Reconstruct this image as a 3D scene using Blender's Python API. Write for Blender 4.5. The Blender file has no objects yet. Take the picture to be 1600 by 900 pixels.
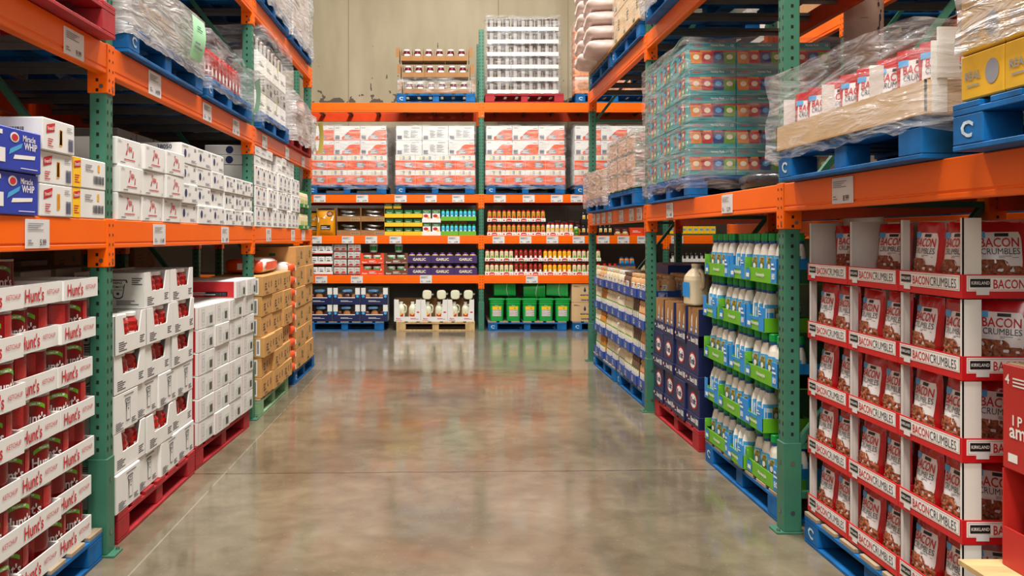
import bpy, bmesh, math, random
from mathutils import Vector, Matrix, noise
random.seed(7)
PI = math.pi
S = bpy.context.scene
COL = S.collection

# ------------------------------------------------------------------ camera, sky, lights, exposure
cam_d = bpy.data.cameras.new('camera'); cam = bpy.data.objects.new('camera', cam_d); COL.objects.link(cam)
cam.location = (0, 0, 1.445); cam.rotation_euler = (PI/2, 0, 0)
cam_d.sensor_width = 36; cam_d.lens = 1318/1600*36
cam_d.shift_x = 0.0625; cam_d.shift_y = -0.0506
cam_d.clip_end = 100
S.camera = cam
S.view_settings.view_transform = 'Standard'; S.view_settings.look = 'None'
S.view_settings.gamma = 1; S.view_settings.use_curve_mapping = False
S.view_settings.exposure = 0.27
W = bpy.data.worlds.new('world'); S.world = W; W.use_nodes = True
W.node_tree.nodes['Background'].inputs[0].default_value = (1.0, 0.965, 0.92, 1)
W.node_tree.nodes['Background'].inputs[1].default_value = 0.28
S.cycles.max_bounces = 7; S.cycles.diffuse_bounces = 4; S.cycles.glossy_bounces = 3
S.cycles.transparent_max_bounces = 10; S.cycles.transmission_bounces = 2

def lamp(x, y, z, sx, sy, power, col=(1, .96, .90), rot=(0, 0, 0)):
    d = bpy.data.lights.new('high_bay_and_fill_lamp', 'AREA'); d.shape = 'RECTANGLE'; d.size = sx; d.size_y = sy
    d.energy = power; d.color = col
    o = bpy.data.objects.new('high_bay_and_fill_lamp', d); COL.objects.link(o); o.location = (x, y, z); o.rotation_euler = rot
    return o
for ly in (-3.0, 1.2, 5.4, 9.6):
    lamp(0.05, ly, 7.4, 1.3, 0.7, 325)
lamp(0.6, 10.6, 7.4, 1.6, 0.7, 105)
lamp(0.0, -2.2, 3.0, 2.6, 1.6, 60, rot=(math.radians(75), 0, 0))  # unseen low fill light behind the camera, not a high bay fixture

# ------------------------------------------------------------------ materials
def lin(c):
    out = []
    for v in c:
        v = v/255.0
        out.append(v/12.92 if v <= .04045 else ((v+.055)/1.055)**2.4)
    return tuple(out)
MATS = {}
def mat(name, rgb, rough=.55, metal=0, var=.10, scale=9, bump=0.0, spec=.5, bscale=None, stretch=(1, 1, 1)):
    if name in MATS: return name
    m = bpy.data.materials.new(name); m.use_nodes = True; nt = m.node_tree; N = nt.nodes; L = nt.links
    b = N['Principled BSDF']; b.inputs['Roughness'].default_value = rough; b.inputs['Metallic'].default_value = metal
    b.inputs['Specular IOR Level'].default_value = spec
    c = lin(rgb)
    if var or bump:
        tc = N.new('ShaderNodeTexCoord'); mp = N.new('ShaderNodeMapping'); mp.inputs['Scale'].default_value = stretch
        L.new(tc.outputs['Object'], mp.inputs[0])
        nz = N.new('ShaderNodeTexNoise'); nz.inputs['Scale'].default_value = scale; nz.inputs['Detail'].default_value = 3
        L.new(mp.outputs[0], nz.inputs['Vector'])
        rp = N.new('ShaderNodeValToRGB')
        rp.color_ramp.elements[0].position = .3; rp.color_ramp.elements[1].position = .7
        rp.color_ramp.elements[0].color = (*[v*(1-var) for v in c], 1)
        rp.color_ramp.elements[1].color = (*[min(1, v*(1+var)) for v in c], 1)
        L.new(nz.outputs[0], rp.inputs[0]); L.new(rp.outputs[0], b.inputs['Base Color'])
        if bump:
            nb = nz
            if bscale:
                nb = N.new('ShaderNodeTexNoise'); nb.inputs['Scale'].default_value = bscale; nb.inputs['Detail'].default_value = 2
                L.new(mp.outputs[0], nb.inputs['Vector'])
            bp = N.new('ShaderNodeBump'); bp.inputs['Strength'].default_value = bump; bp.inputs['Distance'].default_value = .01
            L.new(nb.outputs[0], bp.inputs['Height']); L.new(bp.outputs[0], b.inputs['Normal'])
    else:
        b.inputs['Base Color'].default_value = (*c, 1)
    MATS[name] = m
    return name
def film_mat(name, lo, hi, tint=(235, 235, 238), scale=5, rough=.16, st=(1, 1, 5)):
    m = bpy.data.materials.new(name); m.use_nodes = True; nt = m.node_tree; N = nt.nodes; L = nt.links
    b = N['Principled BSDF']; b.inputs['Roughness'].default_value = rough; b.inputs['Base Color'].default_value = (*lin(tint), 1)
    b.inputs['Specular IOR Level'].default_value = .8
    out = N['Material Output']
    tc = N.new('ShaderNodeTexCoord'); mp = N.new('ShaderNodeMapping'); mp.inputs['Scale'].default_value = st
    mp.inputs['Rotation'].default_value = (.2, .12, 0)
    L.new(tc.outputs['Object'], mp.inputs[0])
    nz = N.new('ShaderNodeTexNoise'); nz.inputs['Scale'].default_value = scale; nz.inputs['Detail'].default_value = 5
    nz.inputs['Distortion'].default_value = 1.2
    L.new(mp.outputs[0], nz.inputs['Vector'])
    mr = N.new('ShaderNodeMapRange'); mr.inputs['From Min'].default_value = .38; mr.inputs['From Max'].default_value = .68
    mr.inputs['To Min'].default_value = lo; mr.inputs['To Max'].default_value = hi
    L.new(nz.outputs[0], mr.inputs[0])
    bp = N.new('ShaderNodeBump'); bp.inputs['Strength'].default_value = .9; bp.inputs['Distance'].default_value = .03
    L.new(nz.outputs[0], bp.inputs['Height']); L.new(bp.outputs[0], b.inputs['Normal'])
    tr = N.new('ShaderNodeBsdfTransparent'); mx = N.new('ShaderNodeMixShader')
    L.new(mr.outputs[0], mx.inputs[0]); L.new(tr.outputs[0], mx.inputs[1]); L.new(b.outputs[0], mx.inputs[2])
    L.new(mx.outputs[0], out.inputs[0]); MATS[name] = m; return name

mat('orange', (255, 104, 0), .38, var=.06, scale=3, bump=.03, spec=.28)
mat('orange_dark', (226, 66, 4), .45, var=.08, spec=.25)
mat('green', (56, 114, 90), .42, var=.10, scale=6)
mat('green_brace', (52, 108, 84), .45)
mat('hole', (12, 14, 14), .9, var=0)
mat('steel', (120, 118, 112), .4, metal=.6, var=.12)
mat('bolt', (150, 150, 145), .3, metal=.9, var=0)
mat('ply', (120, 96, 66), .8, var=.25, scale=4, stretch=(1, 6, 1))
mat('wood', (196, 164, 112), .75, var=.2, scale=5, stretch=(6, 1, 1), bump=.1)
mat('wood_grey', (150, 132, 108), .8, var=.28, scale=5, stretch=(1, 6, 1), bump=.1)
mat('pallet_blue', (0, 92, 154), .6, var=.34, scale=9, bump=.2, spec=.3)
mat('pallet_red', (160, 16, 28), .6, var=.28, scale=7, bump=.12)
mat('pallet_green', (128, 166, 122), .6, var=.18, scale=7, bump=.12)
mat('white', (238, 236, 230), .5, var=.03)
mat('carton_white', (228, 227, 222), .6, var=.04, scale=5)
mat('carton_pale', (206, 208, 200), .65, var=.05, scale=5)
mat('carton_grey', (172, 166, 158), .7, var=.07)
mat('kraft', (198, 148, 84), .75, var=.07, scale=6)
mat('kraft_dark', (158, 112, 66), .8, var=.08)
mat('kraft_light', (206, 172, 128), .75, var=.06)
mat('black', (22, 22, 24), .5, var=0)
mat('ink', (60, 60, 66), .6, var=0)
mat('ink_light', (140, 140, 146), .6, var=0)
mat('ink_navy', (28, 44, 96), .6, var=0)
mat('ink_red', (196, 30, 38), .6, var=0)
mat('ink_darkred', (140, 20, 30), .6, var=0)
mat('ink_green', (30, 96, 58), .6, var=0)
mat('red', (204, 24, 30), .38, var=.05)
mat('can_red', (128, 9, 13), .3, var=.05)
mat('can_panel', (176, 44, 42), .35, var=.04)
mat('tin', (190, 190, 188), .28, metal=.9, var=.05)
mat('lime', (104, 170, 40), .4, var=.04)
mat('blue_box', (32, 60, 170), .45, var=.05)
mat('yellow', (250, 196, 20), .45, var=.05)
mat('fry', (240, 168, 30), .5, var=.15, scale=40)
mat('ketchup', (166, 20, 12), .18, var=.08, spec=.7)
mat('cream', (238, 226, 196), .3, var=.03, spec=.6)
mat('mayo_cream', (232, 214, 176), .3, var=.04)
mat('mayo_peach', (226, 176, 122), .32, var=.05)
mat('mayo_orange', (204, 132, 52), .32, var=.06)
mat('mayo_brown', (110, 82, 66), .35, var=.06)
mat('lid_white', (236, 234, 226), .35, var=.02)
mat('lid_green', (10, 128, 52), .35, var=.03)
mat('tray_blue', (26, 74, 160), .45, var=.05)
mat('navy', (18, 30, 80), .42, var=.06)
mat('leaf_green', (104, 178, 30), .45, var=.04)
mat('sky_blue', (28, 140, 214), .42, var=.04)
mat('label_blue', (70, 168, 222), .4, var=.05)
mat('bottle_white', (240, 234, 220), .28, var=.02, spec=.6)
mat('bottle_green', (6, 156, 66), .35, var=.03)
mat('bottle_blue', (20, 80, 140), .4, var=.03)
mat('salad', (120, 110, 40), .5, var=.7, scale=60)
mat('bag_red', (190, 20, 28), .22, var=.10, scale=6, bump=.25, spec=.8)
mat('bag_white', (236, 232, 230), .3, var=.03, spec=.6)
mat('bag_clear', (176, 150, 134), .15, var=.12, spec=.8)
mat('crumbles', (152, 84, 52), .5, var=.6, scale=70, bump=1.0)
mat('tape_blue', (88, 170, 226), .5, var=0)
mat('teal', (44, 158, 160), .4, var=.06)
mat('teal_dark', (28, 132, 138), .4, var=.06)
mat('cup_orange', (224, 130, 40), .4, var=.1, scale=30)
mat('cup_red', (190, 34, 40), .4, var=.1, scale=30)
mat('cup_navy', (44, 54, 120), .4, var=.1, scale=30)
mat('cup_green', (96, 160, 40), .4, var=.1, scale=30)
mat('swoosh', (240, 84, 22), .5, var=.04)
mat('purple', (62, 36, 96), .45, var=.05)
mat('lid_purple', (110, 70, 190), .4, var=.04)
mat('garlic', (216, 178, 104), .4, var=.15, scale=50)
mat('spice_gold', (196, 140, 44), .3, var=.2, scale=60)
mat('spice_red', (150, 44, 26), .3, var=.2, scale=60)
mat('spice_cream', (222, 204, 162), .3, var=.1, scale=60)
mat('spice_yellow', (240, 176, 24), .35, var=.12, scale=60)
mat('spice_dark', (60, 44, 34), .35, var=.3, scale=60)
mat('bucket_green', (6, 158, 62), .3, var=.05, spec=.6)
mat('bucket_green_in', (4, 120, 48), .4, var=.05)
mat('jam', (110, 16, 34), .2, var=.12, spec=.7)
mat('paper_green', (168, 226, 176), .7, var=.03)
mat('paper_yellow', (240, 226, 110), .7, var=.03)
mat('paper', (222, 222, 220), .35, var=.03, spec=.7)
mat('foil', (200, 198, 196), .2, metal=.7, var=.35, scale=30, bump=.8)
mat('bread', (186, 116, 58), .6, var=.3, scale=30)
mat('choc', (86, 32, 28), .3, var=.3, scale=25)
mat('pack_blue', (120, 176, 222), .35, var=.2, scale=20)
mat('bag_gold', (238, 158, 24), .3, var=.12, scale=12, bump=.3)
mat('red_box', (190, 40, 34), .45, var=.05)
mat('column_paint', (196, 176, 158), .7, var=.08, bump=.05)
mat('plastic_dark', (42, 42, 46), .22, var=.3, scale=14, bump=.8, spec=.8)
mat('jug', (226, 226, 196), .3, var=.05, spec=.6)
mat('knorr_orange', (232, 70, 24), .45, var=.04)
mat('tub_white', (228, 236, 222), .35, var=.03)
mat('brown_tray', (112, 62, 38), .5, var=.05)
mat('dark_bottle', (30, 28, 30), .3, var=.2, scale=40)
mat('aqua', (70, 200, 220), .4, var=.08, scale=40)
mat('snack_orange', (226, 140, 84), .4, var=.35, scale=26)
film_mat('film_clear', .05, .36, scale=4)
film_mat('film_milky', .35, .78, tint=(206, 203, 202), scale=4)
film_mat('film_pink', .30, .80, tint=(216, 198, 192), scale=5)
film_mat('film_dense', .82, 1.0, tint=(196, 196, 196), scale=3)

# ------------------------------------------------------------------ text outlines
_tc = {}
def glyphs(s, bold=0.0, shear=0.0):
    k = (s, bold, shear)
    if k in _tc: return _tc[k]
    cu = bpy.data.curves.new('t', 'FONT'); cu.body = s; cu.size = 1; cu.resolution_u = 2; cu.offset = bold; cu.shear = shear
    cu.fill_mode = 'FRONT'
    o = bpy.data.objects.new('t', cu); COL.objects.link(o)
    bpy.context.view_layer.update()
    me = o.to_mesh()
    vs = [(v.co.x, v.co.y) for v in me.vertices]; fs = [tuple(p.vertices) for p in me.polygons]
    o.to_mesh_clear(); bpy.data.objects.remove(o); bpy.data.curves.remove(cu)
    if vs:
        x0 = min(v[0] for v in vs); x1 = max(v[0] for v in vs); y0 = min(v[1] for v in vs); y1 = max(v[1] for v in vs)
        w = (x1-x0)/(y1-y0)
        vs = [((v[0]-(x0+x1)/2)/(y1-y0), (v[1]-(y0+y1)/2)/(y1-y0)) for v in vs]
    else: w = 1
    _tc[k] = (vs, fs, w); return _tc[k]

# ------------------------------------------------------------------ mesh builder
EPS = .0012
class MB:
    def __init__(s, dims=(1, 1, 1)):
        s.v = []; s.f = []; s.m = []; s.sm = []; s.mats = []; s.dims = dims
    def mi(s, m):
        if m not in s.mats: s.mats.append(m)
        return s.mats.index(m)
    def add(s, vs, fs, m, smooth=False):
        o = len(s.v); s.v += [tuple(v) for v in vs]; i = s.mi(m)
        for f in fs: s.f.append(tuple(a+o for a in f)); s.m.append(i); s.sm.append(smooth)
    def P(s, face, u, v, off=0.0):
        w, d, h = s.dims
        if callable(face): return face(u, v, off)
        if face == 'F': return (u, -d/2-off, v)
        if face == 'B': return (-u, d/2+off, v)
        if face == 'L': return (-w/2-off, -u, v)
        if face == 'R': return (w/2+off, u, v)
        if face == 'T': return (u, v, h+off)
    def box(s, x0, x1, y0, y1, z0, z1, m, bevel=0.0):
        if bevel:
            bm = bmesh.new(); bmesh.ops.create_cube(bm, size=1)
            for v in bm.verts: v.co = Vector(((x0+x1)/2+v.co.x*(x1-x0), (y0+y1)/2+v.co.y*(y1-y0), (z0+z1)/2+v.co.z*(z1-z0)))
            bmesh.ops.bevel(bm, geom=bm.edges[:], offset=bevel, segments=1, affect='EDGES')
            bm.verts.index_update()
            s.add([v.co[:] for v in bm.verts], [[v.index for v in f.verts] for f in bm.faces], m); bm.free(); return
        s.add([(x0, y0, z0), (x1, y0, z0), (x1, y1, z0), (x0, y1, z0), (x0, y0, z1), (x1, y0, z1), (x1, y1, z1), (x0, y1, z1)],
              [(3, 2, 1, 0), (4, 5, 6, 7), (0, 1, 5, 4), (1, 2, 6, 5), (2, 3, 7, 6), (3, 0, 4, 7)], m)
    def rect(s, face, u0, u1, v0, v1, m, off=EPS, n=1):
        vs = []; fs = []
        for i in range(n+1):
            u = u0+(u1-u0)*i/n; vs += [s.P(face, u, v0, off), s.P(face, u, v1, off)]
        for i in range(n): fs.append((2*i, 2*i+2, 2*i+3, 2*i+1))
        s.add(vs, fs, m)
    def poly(s, face, pts, m, off=EPS):
        s.add([s.P(face, u, v, off) for u, v in pts], [tuple(range(len(pts)))], m)
    def disc(s, face, u, v, ru, rv, m, off=EPS, n=20):
        s.poly(face, [(u+ru*math.cos(2*PI*i/n), v+rv*math.sin(2*PI*i/n)) for i in range(n)], m, off)
    def text(s, face, t, u, v, h, m, maxw=None, bold=0.0, shear=0.0, off=EPS*1.6, rot=0.0, sx=1.0):
        vs, fs, w = glyphs(t, bold, shear)
        k = h
        kx = h*sx
        if maxw and w*kx > maxw: kx = maxw/w
        c, q = math.cos(rot), math.sin(rot)
        s.add([s.P(face, u+(a*kx*c-b*k*q), v+(a*kx*q+b*k*c), off) for a, b in vs], fs, m)
    def barcode(s, face, u, v, w, h, m='ink', n=9, bg=None):
        if bg: s.rect(face, u-w/2-.004, u+w/2+.004, v-h/2-.004, v+h/2+.004, bg)
        p = w/n
        for i in range(n):
            q = p*(.48+.30*((i*7) % 3)/2)
            s.rect(face, u-w/2+i*p, u-w/2+i*p+q, v-h/2, v+h/2, m, EPS*1.7)
    def lines(s, face, u0, u1, v0, v1, n, m='ink_light', off=EPS*1.5):
        p = (v1-v0)/n
        for i in range(n):
            k = 1-.35*((i*5) % 3)/2
            s.rect(face, u0, u0+(u1-u0)*k, v0+i*p, v0+i*p+p*.45, m, off)
    def frame(s, face, u0, u1, v0, v1, t, m, off=EPS*1.5):
        s.rect(face, u0, u1, v0, v0+t, m, off); s.rect(face, u0, u1, v1-t, v1, m, off)
        s.rect(face, u0, u0+t, v0, v1, m, off); s.rect(face, u1-t, u1, v0, v1, m, off)
    def lathe(s, prof, mats, n=20, sx=1, sy=1, c=(0, 0, 0), p=2.0, smooth=True):
        k = len(prof)
        def pt(r, z, i):
            a = 2*PI*i/n; ca, sa = math.cos(a), math.sin(a)
            if p != 2.0:
                ca = math.copysign(abs(ca)**(2/p), ca); sa = math.copysign(abs(sa)**(2/p), sa)
            return (c[0]+r*ca*sx, c[1]+r*sa*sy, c[2]+z)
        for j in range(k-1):
            (r0, z0), (r1, z1) = prof[j], prof[j+1]
            m = mats if isinstance(mats, str) else mats[min(j, len(mats)-1)]
            vs = [pt(r0, z0, i) for i in range(n)]+[pt(r1, z1, i) for i in range(n)]
            fs = [(i, (i+1) % n, n+(i+1) % n, n+i) for i in range(n)]
            s.add(vs, fs, m, smooth)
        m0 = mats if isinstance(mats, str) else mats[0]; m1 = mats if isinstance(mats, str) else mats[min(k-2, len(mats)-1)]
        if prof[0][0] > 0: s.add([pt(*prof[0], i) for i in range(n)], [tuple(range(n))[::-1]], m0)
        if prof[-1][0] > 0: s.add([pt(*prof[-1], i) for i in range(n)], [tuple(range(n))], m1)
    def tube(s, pts, r, m, n=8, close=False):
        pts = [Vector(p) for p in pts]; rings = []
        up = Vector((0.13, .21, 1)).normalized()
        for i, p in enumerate(pts):
            a = pts[i-1] if (i or close) else p; b = pts[(i+1) % len(pts)] if (i < len(pts)-1 or close) else p
            t = (b-a).normalized(); x = t.cross(up)
            if x.length < .05: x = t.cross(Vector((1, 0, 0)))
            x.normalize(); y = t.cross(x)
            rr = r[i] if isinstance(r, (list, tuple)) else r
            rings.append([p+x*math.cos(2*PI*k/n)*rr+y*math.sin(2*PI*k/n)*rr for k in range(n)])
        vs = [v[:] for R_ in rings for v in R_]; fs = []
        q = len(pts)
        for i in range(q if close else q-1):
            j = (i+1) % q
            for k in range(n): fs.append((i*n+k, i*n+(k+1) % n, j*n+(k+1) % n, j*n+k))
        s.add(vs, fs, m, True)
        if not close:
            s.add(vs[:n], [tuple(range(n))[::-1]], m); s.add(vs[-n:], [tuple(range(n))], m)
    def bar(s, a, b, w, t, m):
        """square-section bar between two points"""
        a = Vector(a); b = Vector(b); d = (b-a).normalized(); x = d.cross(Vector((0, 1, 0)))
        if x.length < .05: x = d.cross(Vector((1, 0, 0)))
        x.normalize(); y = d.cross(x)
        vs = []
        for p in (a, b):
            for sx_, sy_ in ((-1, -1), (1, -1), (1, 1), (-1, 1)): vs.append((p+x*w/2*sx_+y*t/2*sy_)[:])
        s.add(vs, [(3, 2, 1, 0), (4, 5, 6, 7), (0, 1, 5, 4), (1, 2, 6, 5), (2, 3, 7, 6), (3, 0, 4, 7)], m)
    def grid(s, fn, nu, nv, m, smooth=True):
        vs = [fn(i/nu, j/nv) for j in range(nv+1) for i in range(nu+1)]
        fs = [(j*(nu+1)+i, j*(nu+1)+i+1, (j+1)*(nu+1)+i+1, (j+1)*(nu+1)+i) for j in range(nv) for i in range(nu)]
        s.add(vs, fs, m, smooth)
    def mesh(s, name='m'):
        me = bpy.data.meshes.new(name); me.from_pydata(s.v, [], s.f)
        for m in s.mats: me.materials.append(MATS[m])
        me.polygons.foreach_set('material_index', s.m); me.polygons.foreach_set('use_smooth', s.sm)
        me.update(); return me
def cyl(r, cx=0, cy=0):
    """wrap a label round a vertical cylinder: u is arc length, 0 faces -Y"""
    return lambda u, v, off: (cx+(r+off)*math.sin(u/r), cy-(r+off)*math.cos(u/r), v)

# ------------------------------------------------------------------ things
class T:
    def __init__(s, name, mesh=None, parts=(), dims=(0, 0, 0)):
        s.name = name; s.mesh = mesh.mesh(name) if isinstance(mesh, MB) else mesh
        s.parts = list(parts); s.w, s.d, s.h = dims; s.loc = (0, 0, 0); s.label = None; s.rz = 0
def part(name, mb, loc=(0, 0, 0), parts=(), label=None, rz=0):
    t = T(name, mb, parts); t.loc = loc; t.label = label; t.rz = rz; return t
def _mk(t, parent):
    o = bpy.data.objects.new(t.name, t.mesh); COL.objects.link(o); o.parent = parent; o.location = t.loc
    o.rotation_euler = (0, 0, t.rz)
    if t.label: o['label'] = t.label
    for p in t.parts: _mk(p, o)
_seen = {}; LAST = [None]
def inst(t, loc, rz, label, cat, group=None, rx=0.0, ry=0.0, sc=None):
    o = bpy.data.objects.new(t.name, t.mesh); COL.objects.link(o)
    o.location = loc; o.rotation_euler = (rx, ry, rz)
    if sc: o.scale = sc
    o['label'] = label; o['category'] = cat
    if group: o['group'] = group
    for p in t.parts: _mk(p, o)
    LAST[0] = o
    _seen.setdefault(label, []).append(t.name)
    n = len(label.replace(',', ' ').split())
    if n > 16 or n < 4: print('LABEL LEN', n, label)
    return o
def stuct(name, mb, loc=(0, 0, 0)):
    o = bpy.data.objects.new(name, mb.mesh(name)); COL.objects.link(o); o['kind'] = 'structure'; o.location = loc; return o
ROT = {'L': PI/2, 'R': -PI/2, 'B': 0.0}
def at(side, xf, a, inw):
    return {'L': (xf-inw, a), 'R': (xf+inw, a), 'B': (a, xf+inw)}[side]
def put(t, side, xf, a, z, label, cat, group=None, inw=None, jr=0.0, jp=0.0, dr=0.0, **k):
    """stand a thing on z, its front in plane xf of the row, centred at a along the row"""
    if inw is None: inw = t.d/2
    x, y = at(side, xf, a, inw)
    x += random.uniform(-jp, jp); y += random.uniform(-jp, jp)*.4
    return inst(t, (x, y, z), ROT[side]+random.uniform(-jr, jr)+dr, label, cat, group, **k)
ORD = ['first', 'second', 'third', 'fourth', 'fifth', 'sixth', 'seventh', 'eighth', 'ninth', 'tenth', 'eleventh', 'twelfth', 'thirteenth', 'fourteenth', 'fifteenth', 'sixteenth']
def tw(k, n): return 'only' if n == 1 else 'bottom' if k == 0 else 'top' if k == n-1 else ORD[k]
def nw(c, n): return 'nearest' if c == 0 else 'farthest' if c == n-1 else ORD[c]+' nearest'
def lw(c, n): return 'leftmost' if c == 0 else 'rightmost' if c == n-1 else ORD[c]+' from left'

# ================================================================== THE SETTING
def floor_material():
    m = bpy.data.materials.new('polished_concrete'); m.use_nodes = True; nt = m.node_tree; N = nt.nodes; L = nt.links
    b = N['Principled BSDF']; tc = N.new('ShaderNodeTexCoord')
    def nz(scale, detail=4, dist=0.0, st=(1, 1, 1)):
        mp = N.new('ShaderNodeMapping'); mp.inputs['Scale'].default_value = st; L.new(tc.outputs['Object'], mp.inputs[0])
        n = N.new('ShaderNodeTexNoise'); n.inputs['Scale'].default_value = scale; n.inputs['Detail'].default_value = detail
        n.inputs['Distortion'].default_value = dist; L.new(mp.outputs[0], n.inputs['Vector']); return n.outputs[0]
    def ramp(x, p0, c0, p1, c1):
        r = N.new('ShaderNodeValToRGB'); r.color_ramp.elements[0].position = p0; r.color_ramp.elements[1].position = p1
        r.color_ramp.elements[0].color = (*c0, 1); r.color_ramp.elements[1].color = (*c1, 1); L.new(x, r.inputs[0]); return r.outputs[0]
    def mix(f, a, c, mode='MIX'):
        n = N.new('ShaderNodeMixRGB'); n.blend_type = mode
        if isinstance(f, float): n.inputs[0].default_value = f
        else: L.new(f, n.inputs[0])
        for i, q in ((1, a), (2, c)):
            if isinstance(q, tuple): n.inputs[i].default_value = (*q, 1)
            else: L.new(q, n.inputs[i])
        return n.outputs[0]
    def math_(op, a, c=None):
        n = N.new('ShaderNodeMath'); n.operation = op
        for i, q in ((0, a), (1, c)):
            if q is None: continue
            if isinstance(q, (int, float)): n.inputs[i].default_value = q
            else: L.new(q, n.inputs[i])
        return n.outputs[0]
    base = ramp(nz(1.3, 5, .6), .3, lin((98, 88, 71)), .72, lin((130, 119, 98)))
    c1 = mix(.55, base, ramp(nz(7, 6, .3), .3, (.62, .6, .58), .7, (1.25, 1.25, 1.25)), 'MULTIPLY')
    specks = ramp(nz(60, 2), .66, (0, 0, 0), .74, (1, 1, 1))
    c2 = mix(math_('MULTIPLY', specks, .25), c1, lin((176, 162, 142)))
    sep = N.new('ShaderNodeSeparateXYZ'); L.new(tc.outputs['Object'], sep.inputs[0])
    wob = math_('MULTIPLY', math_('SUBTRACT', nz(9, 3), .5), .03)
    dy = math_('ABSOLUTE', math_('ADD', math_('SUBTRACT', math_('ADD', sep.outputs[1], math_('MULTIPLY', sep.outputs[0], -.03)), 5.17), wob))
    crack = math_('LESS_THAN', dy, .006)
    dx = math_('ABSOLUTE', math_('SUBTRACT', sep.outputs[0], -1.36))
    line = math_('MULTIPLY', math_('LESS_THAN', dx, .004), math_('GREATER_THAN', nz(5, 3), .40))
    c3 = mix(crack, c2, lin((52, 44, 36))); c4 = mix(math_('MULTIPLY', line, .28), c3, lin((190, 182, 166)))
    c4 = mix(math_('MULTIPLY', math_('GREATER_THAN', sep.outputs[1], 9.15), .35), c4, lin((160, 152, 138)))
    L.new(c4, b.inputs['Base Color'])
    mr = N.new('ShaderNodeMapRange'); mr.inputs['From Min'].default_value = .35; mr.inputs['From Max'].default_value = .7
    mr.inputs['To Min'].default_value = .09; mr.inputs['To Max'].default_value = .19; L.new(nz(2.2, 4, .4), mr.inputs[0])
    L.new(mr.outputs[0], b.inputs['Roughness']); b.inputs['Specular IOR Level'].default_value = .75
    bp = N.new('ShaderNodeBump'); bp.inputs['Strength'].default_value = .05; bp.inputs['Distance'].default_value = .02
    L.new(nz(5, 3), bp.inputs['Height']); L.new(bp.outputs[0], b.inputs['Normal'])
    MATS['floor'] = m
floor_material()
def wall_material():
    m = bpy.data.materials.new('painted_wall_panels'); m.use_nodes = True; nt = m.node_tree; N = nt.nodes; L = nt.links
    b = N['Principled BSDF']; b.inputs['Roughness'].default_value = .75; tc = N.new('ShaderNodeTexCoord')
    sep = N.new('ShaderNodeSeparateXYZ'); L.new(tc.outputs['Object'], sep.inputs[0])
    def nz(scale, st=(1, 1, 1), detail=4):
        mp = N.new('ShaderNodeMapping'); mp.inputs['Scale'].default_value = st; L.new(tc.outputs['Object'], mp.inputs[0])
        n = N.new('ShaderNodeTexNoise'); n.inputs['Scale'].default_value = scale; n.inputs['Detail'].default_value = detail
        L.new(mp.outputs[0], n.inputs['Vector']); return n.outputs[0]
    def M2(op, a, c):
        n = N.new('ShaderNodeMath'); n.operation = op
        for i, q in ((0, a), (1, c)):
            if isinstance(q, (int, float)): n.inputs[i].default_value = q
            else: L.new(q, n.inputs[i])
        return n.outputs[0]
    r = N.new('ShaderNodeValToRGB'); r.color_ramp.elements[0].position = .3; r.color_ramp.elements[1].position = .75
    r.color_ramp.elements[0].color = (*lin((164, 150, 122)), 1); r.color_ramp.elements[1].color = (*lin((188, 174, 146)), 1)
    L.new(nz(1.6, (1.5, 1, .4)), r.inputs[0])
    def mix(f, a, c):
        n = N.new('ShaderNodeMixRGB'); L.new(f, n.inputs[0]); L.new(a, n.inputs[1])
        n.inputs[2].default_value = (*c, 1); return n.outputs[0]
    z = sep.outputs[2]; x = sep.outputs[0]
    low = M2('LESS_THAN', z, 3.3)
    c = mix(low, r.outputs[0], lin((150, 142, 130)))  # greyer lower wall: mostly shade put into the colour, plus a grey strip
    chips = M2('MULTIPLY', M2('GREATER_THAN', M2('SUBTRACT', nz(5, (1, 1, 1), 6), M2('MULTIPLY', M2('SUBTRACT', z, 3.74), .8)), .50), M2('GREATER_THAN', z, 3.58))
    c = mix(chips, c, lin((92, 82, 68)))
    dots = M2('MULTIPLY', M2('GREATER_THAN', nz(9, (1.4, 1, .6), 2), .725), M2('LESS_THAN', z, 4.75))
    dots = M2('MULTIPLY', dots, M2('GREATER_THAN', z, 3.6))
    c = mix(dots, c, lin((92, 82, 68)))
    for sx in (.86, 2.05, -1.7, -4.2, 4.4):
        seam = M2('LESS_THAN', M2('ABSOLUTE', M2('SUBTRACT', x, sx), 0), .009)
        c = mix(seam, c, lin((146, 132, 106)))
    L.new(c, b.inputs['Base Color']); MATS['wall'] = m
wall_material()
mat('side_wall', (150, 142, 128), .8)
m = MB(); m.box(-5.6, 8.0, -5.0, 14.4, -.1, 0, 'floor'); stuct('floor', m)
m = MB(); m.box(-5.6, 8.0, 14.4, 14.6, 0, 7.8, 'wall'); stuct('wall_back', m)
m = MB(); m.box(-5.8, -5.6, -5.0, 14.6, 0, 7.8, 'side_wall'); stuct('wall_left', m)
m = MB(); m.box(8.0, 8.2, -5.0, 14.6, 0, 7.8, 'side_wall'); stuct('wall_right', m)

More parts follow.
